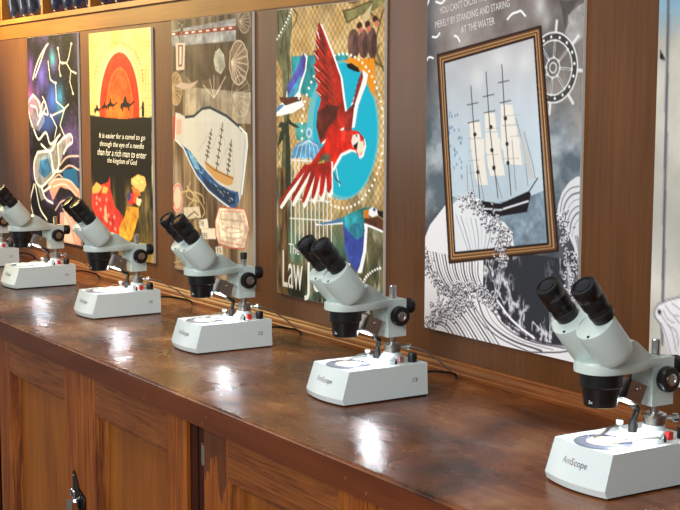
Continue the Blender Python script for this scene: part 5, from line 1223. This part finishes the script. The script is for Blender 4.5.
# ------------------------------------------------------------------ counter top
n = 10; P = []
y0, y1, zt, zb = -.686, -.0005, 0, -.057; r = .007
P = [(y1, zb), (y1, zt)] + [(y0+r-r*math.sin(a), zt-r+r*math.cos(a)) for a in [PI/2*i/6 for i in range(7)]] + [(y0+.004-.004*math.cos(a), zb+.004-.004*math.sin(a)) for a in [PI/2*i/4 for i in range(5)]]
ct = tag(link('countertop', loft([[(x, y, z) for y, z in P] for x in (XL, XR)]), COUNTER, smooth=50), 'long worn glossy mahogany counter top carrying the row of microscopes', 'countertop')
link('front_edge', bbox(XL, XR, -.6925, -.6864, -.0565, -.0072, bv=.003), EDGEW, ct)
for x, z in ((-2.93,-.045),(-2.60,-.028),(-2.03,-.03),(-1.96,-.043),(-2.62,-.047)):
    bmp = lathe([(.0032, 0), (.0028, .0006), (0, .0008)], 10, axis_matrix((x, -.6925, z), (0, -1, 0)))
    link('plugged_hole', bmp, TRIMW, ct)

# ------------------------------------------------------------------ base cabinets
YF = -.66
def door(x0, x1, parent, left_w, right_w, top_z=-.06, mstile=None):
    z0, z1 = -.83, top_z; px0, px1, pz0, pz1 = x0+left_w, x1-right_w, z0+.11, -.168
    d = link('door', bbox(px0-.001, px1+.001, YF+.028, YF+.033, pz0-.001, pz1+.001), PANELW, parent, 0)
    for a, b_ in ((x0, px0), (px1, x1)): link('stile', bbox(a, b_, YF, YF+.034, z0, z1, bv=.0015, seg=1), mstile or DOORW, d, 0)
    for a, b_ in ((pz1, z1), (z0, pz0)): link('rail', bbox(px0, px1, YF+.0005, YF+.0335, a, b_), RAILW, d, 0)
    # moulding: stepped frame sloping from the face down to the panel
    bm = bmesh.new(); steps = [(0, .001), (.003, .004), (.006, .004), (.012, .018), (.019, .020), (.024, .0279)]; R = []
    for off, dep in steps: R.append([bm.verts.new(p) for p in ((px0+off, YF+dep, pz0+off), (px1-off, YF+dep, pz0+off), (px1-off, YF+dep, pz1-off), (px0+off, YF+dep, pz1-off))])
    for a, b in zip(R, R[1:]):
        for i in range(4): bm.faces.new((a[i], a[(i+1) % 4], b[(i+1) % 4], b[i]))
    link('moulding', bm, MOULDW, d, 0)
    return d
def hinge(x, z, parent):
    bm = bbox(x-.022, x-.003, YF+.0045, YF+.0078, z-.024, z+.024, bv=.001); lathe([(.0045, -.025), (.0055, -.024), (.0055, .024), (.0045, .025)], 12, Matrix.Translation((x-.003, YF+.0015, z)), bm)
    for dz in (-.018, .018): lathe([(.003, 0), (.0025, .0012), (0, .0014)], 8, axis_matrix((x-.014, YF+.0045, z+dz), (0, -1, 0)), bm)
    link('hinge', bm, STEEL, parent)
def cabinet(x0, x1, label, stiles, stained=False):
    xm = (x0+x1)/2
    c = empty('base_cabinet', (0, 0, 0)); tag(c, label, 'cabinet', 'panelled cabinets below the counter')
    bm = bmesh.new(); box(bm, x0-.04, x1+.04, YF+.036, -.03, -.84, -.058); box(bm, x0-.04, x1+.04, YF+.08, -.03, -.899, -.8405)
    link('carcass', bm, BODYW, c, 0)
    a = door(x0, xm-.0008, c, *stiles[0], mstile=DOORS if stained else None); b = door(xm+.0008, x1, c, *stiles[1])
    link('filler_strip', bbox(x0-.039, x0-.0005, YF+.008, YF+.0355, -.84, -.058), BODYW, c, 0); link('filler_strip', bbox(x1+.0005, x1+.0395, YF+.008, YF+.0355, -.84, -.058), BODYW, c, 0)
    hinge(x0, -.137, a); hinge(x0, -.7, a)
    return c, a, b
c0, _, _ = cabinet(-5.53, -4.17, 'oak cabinet under the far end of the counter, left of the hasped one', ((.10, .10), (.10, .10)))
c1, dA, dB = cabinet(-4.11, -2.762, 'oak cabinet with two panelled doors fastened by a dark metal hasp', ((.10, .105), (.115, .108)))
c2, _, _ = cabinet(-2.675, -1.33, 'oak cabinet with a dark stain down its stile and a steel hinge', ((.115, .10), (.10, .10)), True)
c3, _, _ = cabinet(-1.25, .1, 'oak cabinet under the near end of the counter beyond the stained one', ((.10, .10), (.10, .10)))
# hasp on the pair of doors
hx = -3.458
def plate_outline(): return [(-.026, .062), (-.020, .066), (-.013, .060), (.002, .022), (.016, .014), (.030, .006), (.034, -.012), (.030, -.034), (.018, -.044), (-.026, -.046)]
bm = bmesh.new(); O = plate_outline(); hz = -.43
f = [[bm.verts.new((hx+(x+.026)*1.5-.026, YF-d, hz+z)) for x, z in O] for d in (.0002, .004)]
bm.faces.new(f[0][::-1]); bm.faces.new(f[1])
for i in range(len(O)): j = (i+1) % len(O); bm.faces.new((f[0][i], f[0][j], f[1][j], f[1][i]))
bevel(bm, .0008, 1)
hp = link('hasp', bm, DARKMETAL, dA, 30)
bm = lathe([(.011, 0), (.013, .003), (.013, .012), (.010, .016), (0, .017)], 20, axis_matrix((hx+.016, YF-.004, hz-.012), (0, -1, 0)))
link('staple', bm, CHROME, hp)
bm = tube([(hx-.002, YF-.018, hz-.002), (hx-.002, YF-.019, hz+.014), (hx+.010, YF-.019, hz+.020), (hx+.022, YF-.019, hz+.012), (hx+.022, YF-.018, hz-.006)], .0042, 10, 5)
link('shackle', bm, CHROME, hp)
bm = bbox(hx-.010, hx+.032, YF-.030, YF-.010, hz-.060, hz-.012, bv=.005, seg=3); link('lock_body', bm, CHROME, hp)
for x, z in ((-.018, .052), (-.018, -.036), (.024, -.002)):
    link('screw', lathe([(.0035, 0), (.003, .0015), (0, .002)], 10, axis_matrix((hx+x, YF-.004, hz+z), (0, -1, 0))), STEEL, hp)

# ------------------------------------------------------------------ open shelf above the wall panel
sh = empty('open_shelf', (0, 0, 1.03)); tag(sh, 'open wooden shelf with cream back running along the top of the wall', 'shelf')
SZ = Matrix.Translation((0, 0, -1.03))
def sp(name, a, m, bv=.001): 
    bm = bbox(*a, bv=bv); xform(bm, lambda v: SZ @ v); return link(name, bm, m, sh, 0)
sp('front_rail', (XL, XR, -.0115, .006, 1.027, 1.047), SHELFW)
sp('shelf_board', (XL, XR, .0062, .335, 1.027, 1.0445), SHELFW)
sp('back_panel', (XL, XR, .325, .335, 1.0447, 1.45), BACKM)
sp('top_rail', (XL, XR, -.0115, .335, 1.4502, 1.50), SHELFW)
xs = [-6.385, -5.885, -5.377, -4.868, -4.36, -3.85, -3.34, -2.83, -2.32, -1.81, -1.30, -.79, -.28]
for x in xs: sp('divider', (x-.009, x+.009, -.009, .3248, 1.0473, 1.45), SHELFW)
# jars
jp = [(0,0),(.034,0),(.040,.003),(.046,.014),(.053,.045),(.058,.085),(.0575,.115),(.052,.15),(.042,.172),(.035,.18),(.035,.192),(.038,.196),(.033,.198),(0,.198)]
def make_jar():
    j = empty('glazed_jar', (0, 0, 0))
    link('body', lathe(jp, 40), GLAZE, j, 60)
    link('lid', lathe([(0, .1982), (.037, .1982), (.040, .202), (.036, .210), (.018, .218), (.008, .220), (.007, .226), (.011, .232), (.009, .240), (0, .243)], 32), GLAZE, j, 60)
    link('foot_ring', lathe([(.030, -.003), (.034, -.003), (.034, -.0002), (.030, -.0002)], 32), DARKMETAL, j, 60)
    return j
spots = []
for bay, names in ((( -5.885), 'far'), ((-5.377), 'mid'), ((-4.868), 'near')):
    for k in range(4):
        spots.append((bay+.0675+.1185*k, .058+(.006 if k % 2 else 0)))
bayname = ['first bay', 'second bay', 'third bay']
where = ['leftmost of four in the', 'second from left in the', 'second from right in the', 'rightmost of four in the']
proto = None
for i, (x, y) in enumerate(spots):
    j = make_jar() if proto is None else copy_tree(proto)
    if proto is None: proto = j
    j.location = (x, y, 1.0478); pass
    tag(j, f'dark blue glazed jar, {where[i % 4]} {bayname[i//4]} of the shelf', 'jar', 'dark glazed jars on the shelf')

# ------------------------------------------------------------------ printed canvases
PW = .563; PB = .1027
pinfo = [
 ('galaxy_canvas', 'tall canvas print of a white horse among purple and blue stars', (130,200), 3),
 ('camel_canvas', 'tall canvas print with camels crossing a red sun above handwritten lines', (150,230), 4),
 ('bottle_canvas', 'tall canvas print of a ship in a glass bottle with seashells', (190,290), 5),
 ('parrot_canvas', 'tall canvas print of a flying red macaw over a turquoise oval', (230,350), 6),
 ('ship_canvas', 'tall canvas print of a sailing ship in a gilt picture frame above white waves', (280,424), 7),
 ('bird_canvas', 'pale canvas print with blue top edge and a white bird, at the right margin', (150,228), 8)]
prn = bpy.data.materials.new('printed_canvas'); prn.use_nodes = True
b = prn.node_tree.nodes['Principled BSDF']; b.inputs['Roughness'].default_value = .62; b.inputs['Specular IOR Level'].default_value = .12
at = prn.node_tree.nodes.new('ShaderNodeAttribute'); at.attribute_name = 'print'; at.attribute_type = 'GEOMETRY'
prn.node_tree.links.new(at.outputs['Color'], b.inputs['Base Color'])
tcn = nd(prn, 'ShaderNodeTexCoord'); nn = nd(prn, 'ShaderNodeTexNoise', Scale=900, Detail=1); ln(prn, tcn, 'Object', nn, 'Vector')
bp = nd(prn, 'ShaderNodeBump', Strength=.12, Distance=.0005); ln(prn, nn, 'Fac', bp, 'Height'); ln(prn, bp, 'Normal', b, 'Normal')
def canvas_print(k):
    name, label, (gw, gh), seed = pinfo[k]; X0 = POSTER_X[k]; ZT = POSTER_TOP[k]; Hh = ZT-PB
    e = empty(name, (X0, 0, PB)); tag(e, label, 'picture', 'canvas prints hung along the wall')
    link('stretcher_frame', bbox(0, PW, -.0082, -.0004, 0, Hh, bv=.001), CANVAS, e, 0)
    c = Canvas(gw*2, gh*2, seed).run(ART[k]); c = c.reshape(gh, 2, gw, 2, 3).mean((1, 3))/255
    c = np.where(c <= .04045, c/12.92, ((c+.055)/1.055)**2.4)
    xs_ = np.linspace(.0005, PW-.0005, gw); zs = np.linspace(Hh-.0005, .0005, gh)
    co_ = np.zeros((gh, gw, 3)); co_[..., 0] = xs_[None, :]; co_[..., 2] = zs[:, None]; co_[..., 1] = -.0090
    idx = np.arange(gw*gh).reshape(gh, gw); q = np.stack([idx[:-1, :-1], idx[1:, :-1], idx[1:, 1:], idx[:-1, 1:]], -1).reshape(-1, 4)
    me = bpy.data.meshes.new('printed_face'); me.vertices.add(gw*gh); me.vertices.foreach_set('co', co_.ravel())
    me.loops.add(q.size); me.loops.foreach_set('vertex_index', q.ravel().astype(np.int32)); me.polygons.add(len(q))
    me.polygons.foreach_set('loop_start', np.arange(0, q.size, 4, dtype=np.int32)); me.update(calc_edges=True); me.validate()
    a = me.color_attributes.new('print', 'FLOAT_COLOR', 'POINT'); rgba = np.ones((gw*gh, 4), np.float32); rgba[:, :3] = c.reshape(-1, 3); a.data.foreach_set('color', rgba.ravel())
    me.materials.append(prn); o = bpy.data.objects.new('printed_face', me); COL.objects.link(o); o.parent = e
    return e, o, Hh
WINK = speckle(mat('white_ink', (240,238,232), .6), 200, .02, .01); GINK = speckle(mat('pale_grey_ink', (214,210,204), .6), 200, .02, .01); DINK = speckle(mat('dark_ink', (54,44,40), .6), 200, .02, .01)
def words(k, e, o, Hh, s, u, v, wid, hei, m, rot=0, shear=0):
    bm = text_mesh(s, 1, 0, shear=shear); xs_ = [p.co.x for p in bm.verts]; zs = [p.co.y for p in bm.verts]
    w = max(xs_)-min(xs_); h = max(zs)-min(zs); cx = (max(xs_)+min(xs_))/2; cz = (max(zs)+min(zs))/2
    c, sn = math.cos(rot), math.sin(rot)
    def f(p):
        a = (p.x-cx)/w*wid; b_ = (p.y-cz)/h*hei
        return Vector((u*PW+a*c-b_*sn, -.0094, (1-v)*Hh+a*sn+b_*c))
    xform(bm, f); return link('lettering', bm, m, o, 0)
for k in range(6):
    e, o, Hh = canvas_print(k)
    if k == 1:
        for s, u, v, w in (('It is easier for a camel to go', .525, .468, .42), ('through the eye of a needle', .521, .505, .40), ('than for a rich man to enter', .518, .54, .445), ('the kingdom of God', .529, .578, .27)):
            words(k, e, o, Hh, s, u, v, w, .026, WINK, 0, .25)
    if k == 2:
        for s, u, v, w in (('THE', .38, .797, .035), ('THERE', .39, .842, .07), ('IS', .6, .888, .03)): words(k, e, o, Hh, s, u, v, w, .016, DINK, .05)
    if k == 3:
        words(k, e, o, Hh, 'Law', .165, .908, .115, .112, WINK); words(k, e, o, Hh, 'Jungle', .56, .925, .31, .135, WINK)
        words(k, e, o, Hh, 'The', .18, .832, .06, .030, WINK); words(k, e, o, Hh, 'of the', .48, .845, .10, .030, WINK)
    if k == 4:
        r_ = math.radians(7.5)
        for s, u, v, w in (("YOU CAN'T CROSS THE SEA", .28, .040, .215), ('MERELY BY STANDING AND STARING', .31, .074, .285), ('AT THE WATER', .355, .106, .128)): words(k, e, o, Hh, s, u, v, w, .0175, GINK, r_)

# ------------------------------------------------------------------ stereo microscope (local: -y is the front, +x the right side, origin under rear centre)
BZ = .004
def fy(x, z):
    """front surface distance of the base at height z above the base bottom"""
    t = z/.0743
    L = .2315+.0045*min(1, z/.012) if z < .012 else .236-.0196*(z-.012)/(.0743-.012)
    bul = .0135-.0085*t; w = .0795-.0035*t
    return L+bul*(1-min(1, abs(x)/w)**2)
def base_ring(z):
    t = z/.0743; w = .0795-.0035*t; pts = [(-w, -.0, z), (w, 0, z)]
    n = 14; fr = [(w-2*w*i/n) for i in range(n+1)]
    return [(-w, 0, z), (w, 0, z)] + [(x, -fy(x, z), z) for x in fr]
def ringm(ro, ri, z0, z1, M, seg=36):
    bm = bmesh.new(); R = []
    for r, z in ((ro, z0), (ro, z1), (ri, z1), (ri, z0)): R.append([bm.verts.new(M @ Vector((r*math.cos(2*PI*i/seg), r*math.sin(2*PI*i/seg), z))) for i in range(seg)])
    for k in range(4):
        a, b_ = R[k], R[(k+1) % 4]
        for i in range(seg): j = (i+1) % seg; bm.faces.new((a[i], a[j], b_[j], b_[i]))
    return bm
def make_scope(idx, cfg):
    X, Y, ph, label = cfg['at'][0], cfg['at'][1], cfg['at'][2], cfg['label']
    s = empty('stereo_microscope', (X, Y, 0), -ph); tag(s, label, 'microscope', 'microscopes lined up on the counter')
    T = Matrix.Translation
    # base
    bm = loft([[(a, b_, c+BZ) for a, b_, c in base_ring(z)] for z in (0, .006, .012, .03, .052, .0743)]); bevel(bm, .0016, 2, 25)
    base = link('base', bm, WHITE, s, 32)
    bm = bmesh.new()
    for x in (-.062, .062):
        for y in (-.02, -.215): lathe([(.010, .0002), (.011, .001), (.011, .0042), (.009, .0042)], 16, T((x, y, 0)), bm)
    bm2 = bmesh.new(); bm2.free()
    bm.free()
    for x in (-.062, .062):
        for y in (-.02, -.215): link('rubber_foot', lathe([(.009, .0002), (.011, .001), (.011, .0042), (.009, .0043)], 16, T((x, y, 0))), RUBBER, base)
    link('base_gap_shade', loft([[(a*.972, b_*.982-.0015, z) for a, b_, _ in base_ring(0)] for z in (.0008, .0039)]), RUBBER, base, 30)  # black slab standing in for the shade in the gap under the base
    # logo and approval mark
    def on_front(bm, x0, z0): return xform(bm, lambda p: Vector((p.x+x0, -fy(p.x+x0, p.y+z0)-.0006-p.z*0, p.y+z0+BZ)))
    bm = text_mesh('Am', .0165, 0, align='LEFT'); 
    wA = .024
    link('lettering', on_front(bm, -.034, .040), GINK2, base, 0)
    link('lettering', on_front(text_mesh('S', .0165, 0, align='LEFT'), -.011, .040), REDINK if idx >= 3 else INK, base, 0)
    link('lettering', on_front(text_mesh('cope', .0165, 0, align='LEFT'), -.0022, .040), INK, base, 0)
    bm = text_mesh('CE', .013, 0); xform(bm, lambda p: Vector((.0793-.0035*(p.y+.033)/.0743+.0006, -.036+p.x, p.y+.033+BZ))); link('approval_mark', bm, INK, base, 0)
    top = .0743+BZ
    # stage
    link('stage_plate', lathe([(.052, 0), (.0525, .0008), (.0505, .0016), (.030, .0016), (.030, .001), (0, .001)], 48, T((0, -.170, top))), PLATE, s, 30)
    link('stage_glass', lathe([(.0295, .0011), (.0295, .0019), (0, .0019)], 40, T((0, -.170, top))), FROST, s, 30)
    for sx in (-1, 1):
        xc = .052*sx; bm = lathe([(.0062, 0), (.0062, .004), (.0038, .0045), (.0038, .010), (.0066, .011), (.0070, .0165), (.0055, .0185), (0, .019)], 18, T((xc, -.082, top)))
        cl = link('clip_post', bm, WHITE, s)
        ang = [(xc, -.082), (xc*.93, -.108), (xc*.62, -.142), (xc*.42, -.172)]
        rings = [[(x+w*.5, y, top+z), (x-w*.5, y, top+z), (x-w*.5, y, top+z+.0009), (x+w*.5, y, top+z+.0009)] for (x, y), w, z in zip(ang, (.010, .009, .008, .005), (.0082, .0088, .0042, .0030))]
        link('stage_clip', loft(rings), STEEL, cl, 20)
    # pole and collar
    py = -.047
    link('pole_collar', lathe([(.030, 0), (.030, .005), (.0285, .007), (.0215, .009), (.0205, .018), (0, .018)], 36, T((0, py, top))), WHITE, s)
    link('collar_sleeve', lathe([(.0195, .0182), (.0195, .032), (.0225, .033), (.0225, .037), (.0165, .038), (.0165, .040), (0, .040)], 36, T((0, py, top))), STEEL, s)
    po = link('pole', lathe([(.0085, 0), (.0085, .134), (.007, .136), (0, .136)], 28, T((0, py, top+.0402))), CHROME, s)
    if cfg.get('cap'): link('pole_cap', lathe([(.0092, -.012), (.0096, .004), (.0085, .006), (0, .006)], 24, T((0, py, top+.1765))), RUBBER, po)
    # collar thumbscrew with cord plug
    link('thumbscrew', lathe([(.004, 0), (.004, .012), (.008, .013), (.0085, .022), (.006, .024), (0, .024)], 16, axis_matrix((.014, py+.014, top+.03), (.6, .8, .05))), CHROME, s)
    # focusing block
    zb, zt2 = .131+BZ, .219+BZ
    bm = bbox(-.021, .021, -.074, -.022, zb, zt2, bv=.004, seg=3); blk = link('focus_block', bm, ENAMEL, s, 32)
    def knob(c, d, r=.0235, l=.022, nm='focus_knob', rid=28):
        prof = [(.009, 0), (.009, .004), (r*.86, .0045), (r, .007)]; bm = bmesh.new()
        seg = 56; Mx = axis_matrix(c, d); rings = []
        for rr, h, rg in ((.009, 0, 0), (.009, .004, 0), (r*.86, .0045, 0), (r, .007, 1), (r, l-.003, 1), (r*.93, l, 0), (r*.62, l, 0)):
            rings.append([Mx @ Vector(((rr*(1-(.05 if rg and i % 2 else 0)))*math.cos(2*PI*i/seg), (rr*(1-(.05 if rg and i % 2 else 0)))*math.sin(2*PI*i/seg), h)) for i in range(seg)])
        k = link(nm, loft(rings), BLACK, s, 40)
        link('knob_cap', lathe([(r*.52, l-.001), (r*.5, l+.002), (r*.34, l+.0025), (r*.3, l+.001), (0, l+.001)], 28, Mx), STEEL, k)
        return k
    knob((.0212, -.050, .182+BZ), (1, 0, 0)); knob((-.0212, -.050, .182+BZ), (-1, 0, 0))
    knob((.004, -.0215, .199+BZ), (0, 1, 0), .018, .026, 'clamp_knob')
    # ---- head group parts, turned about the pole
    hy = cfg.get('yaw', 0); HM = T((0, py, 0)) @ Matrix.Rotation(hy, 4, 'Z') @ T((0, -py, 0))
    def H(bm): return xform(bm, lambda v: HM @ v)
    # head skirt and wedge: sections along the length
    def hw(a):
        if a > .178: return .047*math.sqrt(max(0, 1-((a-.178)/.048)**2))**.8
        return np.interp(a, [.058, .075, .12, .14, .178], [.021, .023, .043, .0465, .047])
    secs = []
    for a in [.0585, .068, .08, .095, .11, .125, .14, .155, .17, .178, .188, .198, .207, .214, .219, .2235, .2255]:
        w = max(.010, hw(a)); lip = .222
        zt_ = np.interp(a, [.058, .072, .098, .130, .142, .188, .2255], [.2215, .2235, .238, .258, .262, .2240, .2225])
        zs0 = .2045+BZ; wt = w*np.interp(zt_, [.223, .265], [1, .86])
        wi = max(.006, w-.006)*np.interp(zt_, [.223, .265], [1, .94]); secs.append([(-w*.98, -a, zs0), (w*.98, -a, zs0), (w, -a, zs0+.003), (w, -a, lip+BZ-.003), (w*.98, -a, lip+BZ-.0015), (wi, -a, lip+BZ-.001), (wi*.985, -a, max(zt_, lip)+BZ), (wi*.9, -a, max(zt_, lip)+BZ+.0015), (-wi*.9, -a, max(zt_, lip)+BZ+.0015), (-wi*.985, -a, max(zt_, lip)+BZ), (-wi, -a, lip+BZ-.001), (-w*.98, -a, lip+BZ-.0015), (-w, -a, lip+BZ-.003), (-w, -a, zs0+.003)])
    hd = link('head', H(loft(secs)), ENAMEL, s, 34)
    # objective
    ob = link('objective', H(lathe([(.024, .143), (.0275, .142), (.029, .143), (.0305, .150), (.0335, .174), (.0345, .177), (.0375, .179), (.0385, .203), (.037, .2042), (0, .2042)], 48, T((0, -.179, BZ)))), BLACK, s, 30)
    link('front_lens', H(lathe([(.023, .1408), (.023, .1418), (0, .1418)], 32, T((0, -.179, BZ)))), GLASS, ob)
    bm = text_mesh('2x', .0085, 0); a0 = math.radians(-75)
    xform(bm, lambda p: Vector(((.0322)*math.cos(a0+p.x/.032), -.179+(.0322)*math.sin(a0+p.x/.032), .150+p.y+BZ))); link('magnification_mark', H(bm), WINK, ob, 0)
    # prism housings, eyepieces
    ax = Vector((0, -.655, .756)).normalized(); up_ = Vector((0, .756, .655)); hs_ = cfg.get('hs', .027); es_ = cfg.get('ipd', .036); rise = cfg.get('rise', (.0115, .0115))
    for sx in (-1, 1):
        Mx = axis_matrix(Vector((sx*hs_, -.1785, .2415+BZ)), ax, (1, 0, 0))
        bm = lathe([(.030, -.004), (.034, -.003), (.036, .003), (.0365, .010), (.0365, .070), (.0355, .0728), (.033, .0735), (0, .0735)], 56, Mx)
        ph_ = link('prism_housing', H(bm), ENAMEL, s, 34)
        for q in (-2.2, .35):
            pm = Mx @ Vector((.0315*math.cos(q), .0315*math.sin(q), .0735)); link('housing_screw', H(lathe([(.0030, 0), (.0026, .001), (0, .0012)], 10, axis_matrix(pm, ax))), RUBBER, ph_)
        tw = axis_matrix(Vector((sx*es_, -.1785, .2415+BZ))+up_*rise[0 if sx < 0 else 1], ax, (1, 0, 0))
        prof = [(.0190, .0738), (.0212, .0748), (.0212, .099), (.0202, .1005), (.0202, .104), (.0232, .106), (.0232, .122), (.0222, .1235), (.0222, .126), (.0235, .128), (.0238, .149), (.0225, .1515), (.0182, .152), (.0172, .1495), (.0120, .1485), (0, .1485)]
        ey = link('eyepiece', H(lathe(prof, 40, tw)), BLACK, s, 35)
        link('eye_lens', H(lathe([(.0117, .1487), (.0115, .1498), (0, .1505)], 28, tw)), BRASS if cfg.get('amber') else GLASS, ey)
        link('diopter_ring', H(lathe([(.0214, .084), (.0220, .0845), (.0220, .0915), (.0214, .092)], 36, tw)), RUBBER, ey)
    # lamp under the head
    d = Vector((0, -.40, -.917)); lm = axis_matrix((0.004, -.108, .180+BZ), d, (1, 0, 0))
    bm = bbox(-.020, .020, -.019, .019, 0, .036, bv=.003)
    xform(bm, lambda v: lm @ v); la = link('lamp', H(bm), STEEL, s, 30)
    link('lamp_shroud', H(lathe([(.0205, .0365), (.0205, .0402), (.0165, .0402), (.0165, .0366), (.0205, .0365)][:-1], 36, lm) if 0 else ringm(.0205, .0160, .0362, .0400, lm)), ENAMEL, la, 30)
    link('lamp_lens', H(lathe([(.0150, .0362), (.0135, .0376), (0, .0380)], 28, lm)), LED, la)
    link('lamp_screw', H(lathe([(.0045, 0), (.004, .003), (0, .0035)], 14, axis_matrix(lm @ Vector((0,0,.012))+Vector((.0205, 0, 0)), (1, 0, 0)))), CHROME, la)
    link('lamp_bracket', H(bbox(-.012, .012, -.094, -.070, .166+BZ, .2035+BZ, bv=.002)), ENAMEL, la, 30)
    # flex from lamp to grommet on the base
    gx, gy = -.030, -.070
    link('grommet', lathe([(.009, 0), (.009, .014), (.0075, .0165), (.0075, .022), (0, .022)], 20, T((gx, gy, top))), RUBBER, s)
    lp = HM @ Vector((-.004, -.098, .140+BZ))
    link('lamp_flex', tube([lp+Vector((0, .0, .014)), lp, lp+Vector((-.002, .006, -.012)), Vector((gx+.012, gy-.002, top+.046)), Vector((gx+.004, gy+.002, top+.034)), Vector((gx, gy, top+.021))], .0052, 10, 6), RUBBER, s)
    # switches at the rear right corner
    link('dimmer_knob', lathe([(.0105, 0), (.0108, .002), (.0108, .018), (.0098, .0205), (0, .021)], 26, T((.052, -.026, top+.0004))), BLACK, s)
    bm = bbox(.040, .051, -.060, -.049, top+.0004, top+.014, bv=.002); link('rocker_switch', bm, RED if cfg.get('red', 1) else mat('dim_red_switch', (140,90,84), .4), s, 30)
    link('fuse_post', lathe([(.003, 0), (.003, .006), (.0018, .007), (.0018, .012), (0, .0125)], 12, T((.056, -.075, top))), RUBBER, s)
    # cords (world targets turned into local)
    R = Matrix.Rotation(ph, 4, 'Z'); inv = lambda p: R @ (Vector(p)-Vector((X, Y, 0)))
    e1 = cfg['grey_end']
    st = Vector((.030, py+.034, top+.030)); en = inv(e1)
    link('grey_cord', tube([Vector((.018, py+.016, top+.031)), st, st.lerp(en, .25)+Vector((0, 0, .010)), st.lerp(en, .6)+Vector((0, 0, .012)), st.lerp(en, .88)+Vector((0, 0, .004)), en], .0019, 8, 8), GREYCORD, s)
    e2 = inv(cfg['black_end']); st = Vector((.045, .0012, .044)); m1 = st.lerp(e2, .5)
    link('black_cord', tube([st, st+Vector((.006, .025, .006)), m1+Vector((.006, .02, .010)), Vector((e2.x, e2.y-.006, .016)), Vector((e2.x, e2.y, .003))], .0030, 8, 8), RUBBER, s)
    return s
GINK2 = speckle(mat('faint_grey_ink', (140,146,152), .5), 200, .05, .02)
SCOPES = [
 dict(at=(-5.392,-.155,.009), label='white stereo microscope cut off by the left edge, below the shelf end', amber=0),
 dict(at=(-4.7083,-.1804,.0091), label='white stereo microscope in front of the starry horse canvas', amber=0),
 dict(at=(-3.9234,-.2071,.0031), label='white stereo microscope in front of the camel canvas', amber=1),
 dict(at=(-3.2229,-.1993,.0189), label='white stereo microscope with black pole cap in front of the bottle canvas', amber=1, cap=1),
 dict(at=(-2.4901,-.2082,.0148), label='white stereo microscope in front of the red macaw canvas', red=0, ipd=.032),
 dict(at=(-1.6542,-.2161,.0369), label='white stereo microscope with legible dark logo, nearest of the row', ipd=.041, hs=.031, rise=(.005, .018))]
for i, c in enumerate(SCOPES):
    x = c['at'][0]; c['grey_end'] = (x-.045, -.028, .002); c['black_end'] = (x-.02, -.045, .003)
    make_scope(i, c)

# ------------------------------------------------------------------ light
w = bpy.data.worlds.new('room_light'); S.world = w; w.use_nodes = True
bg = w.node_tree.nodes['Background']; bg.inputs['Color'].default_value = (.92, .95, 1, 1); bg.inputs['Strength'].default_value = WORLD
def area(name, loc, target, size, power, col, sy=None):
    l = bpy.data.lights.new(name, 'AREA'); l.energy = power; l.color = col; l.size = size
    if sy: l.shape = 'RECTANGLE'; l.size_y = sy
    o = bpy.data.objects.new(name, l); COL.objects.link(o); o.location = loc
    o.rotation_euler = (Vector(target)-Vector(loc)).to_track_quat('-Z', 'Y').to_euler(); return o
area('window_light', (-.6, -4.4, 2.0), (-3.2, 0, .3), 2.2, KEY, (.95, .98, 1), 1.6)
area('side_window_light', (-9.3, -4.6, 1.2), (-4, 0, .5), 1.7, SIDE, (1, .95, .9), 2.0)
area('ceiling_light', (-2.6, -1.9, 2.5), (-2.6, -.9, 0), 1.2, CEIL, (1, .95, .88), .5)
sp = bpy.data.lights.new('warm_spotlight', 'SPOT'); sp.energy = WARM; sp.color = (1, .76, .30); sp.spot_size = math.radians(64); sp.spot_blend = .9; sp.shadow_soft_size = .08
so = bpy.data.objects.new('warm_spotlight', sp); COL.objects.link(so); so.location = (-6.3, -.95, 1.75)
so.rotation_euler = (Vector((-5.3, 0, 1.02))-so.location).to_track_quat('-Z', 'Y').to_euler()
for i, x in enumerate((-6.1, -5.63, -5.12, -4.6)):
    l = bpy.data.lights.new('shelf_lamp', 'POINT'); l.energy = SHELF; l.color = (1, .72, .34); l.shadow_soft_size = .03
    o = bpy.data.objects.new('shelf_lamp', l); COL.objects.link(o); o.location = (x, .2, 1.40)

S.view_settings.view_transform = 'Standard'; S.view_settings.look = 'None'; S.view_settings.gamma = 1
S.view_settings.exposure = EXPO; S.view_settings.use_curve_mapping = False
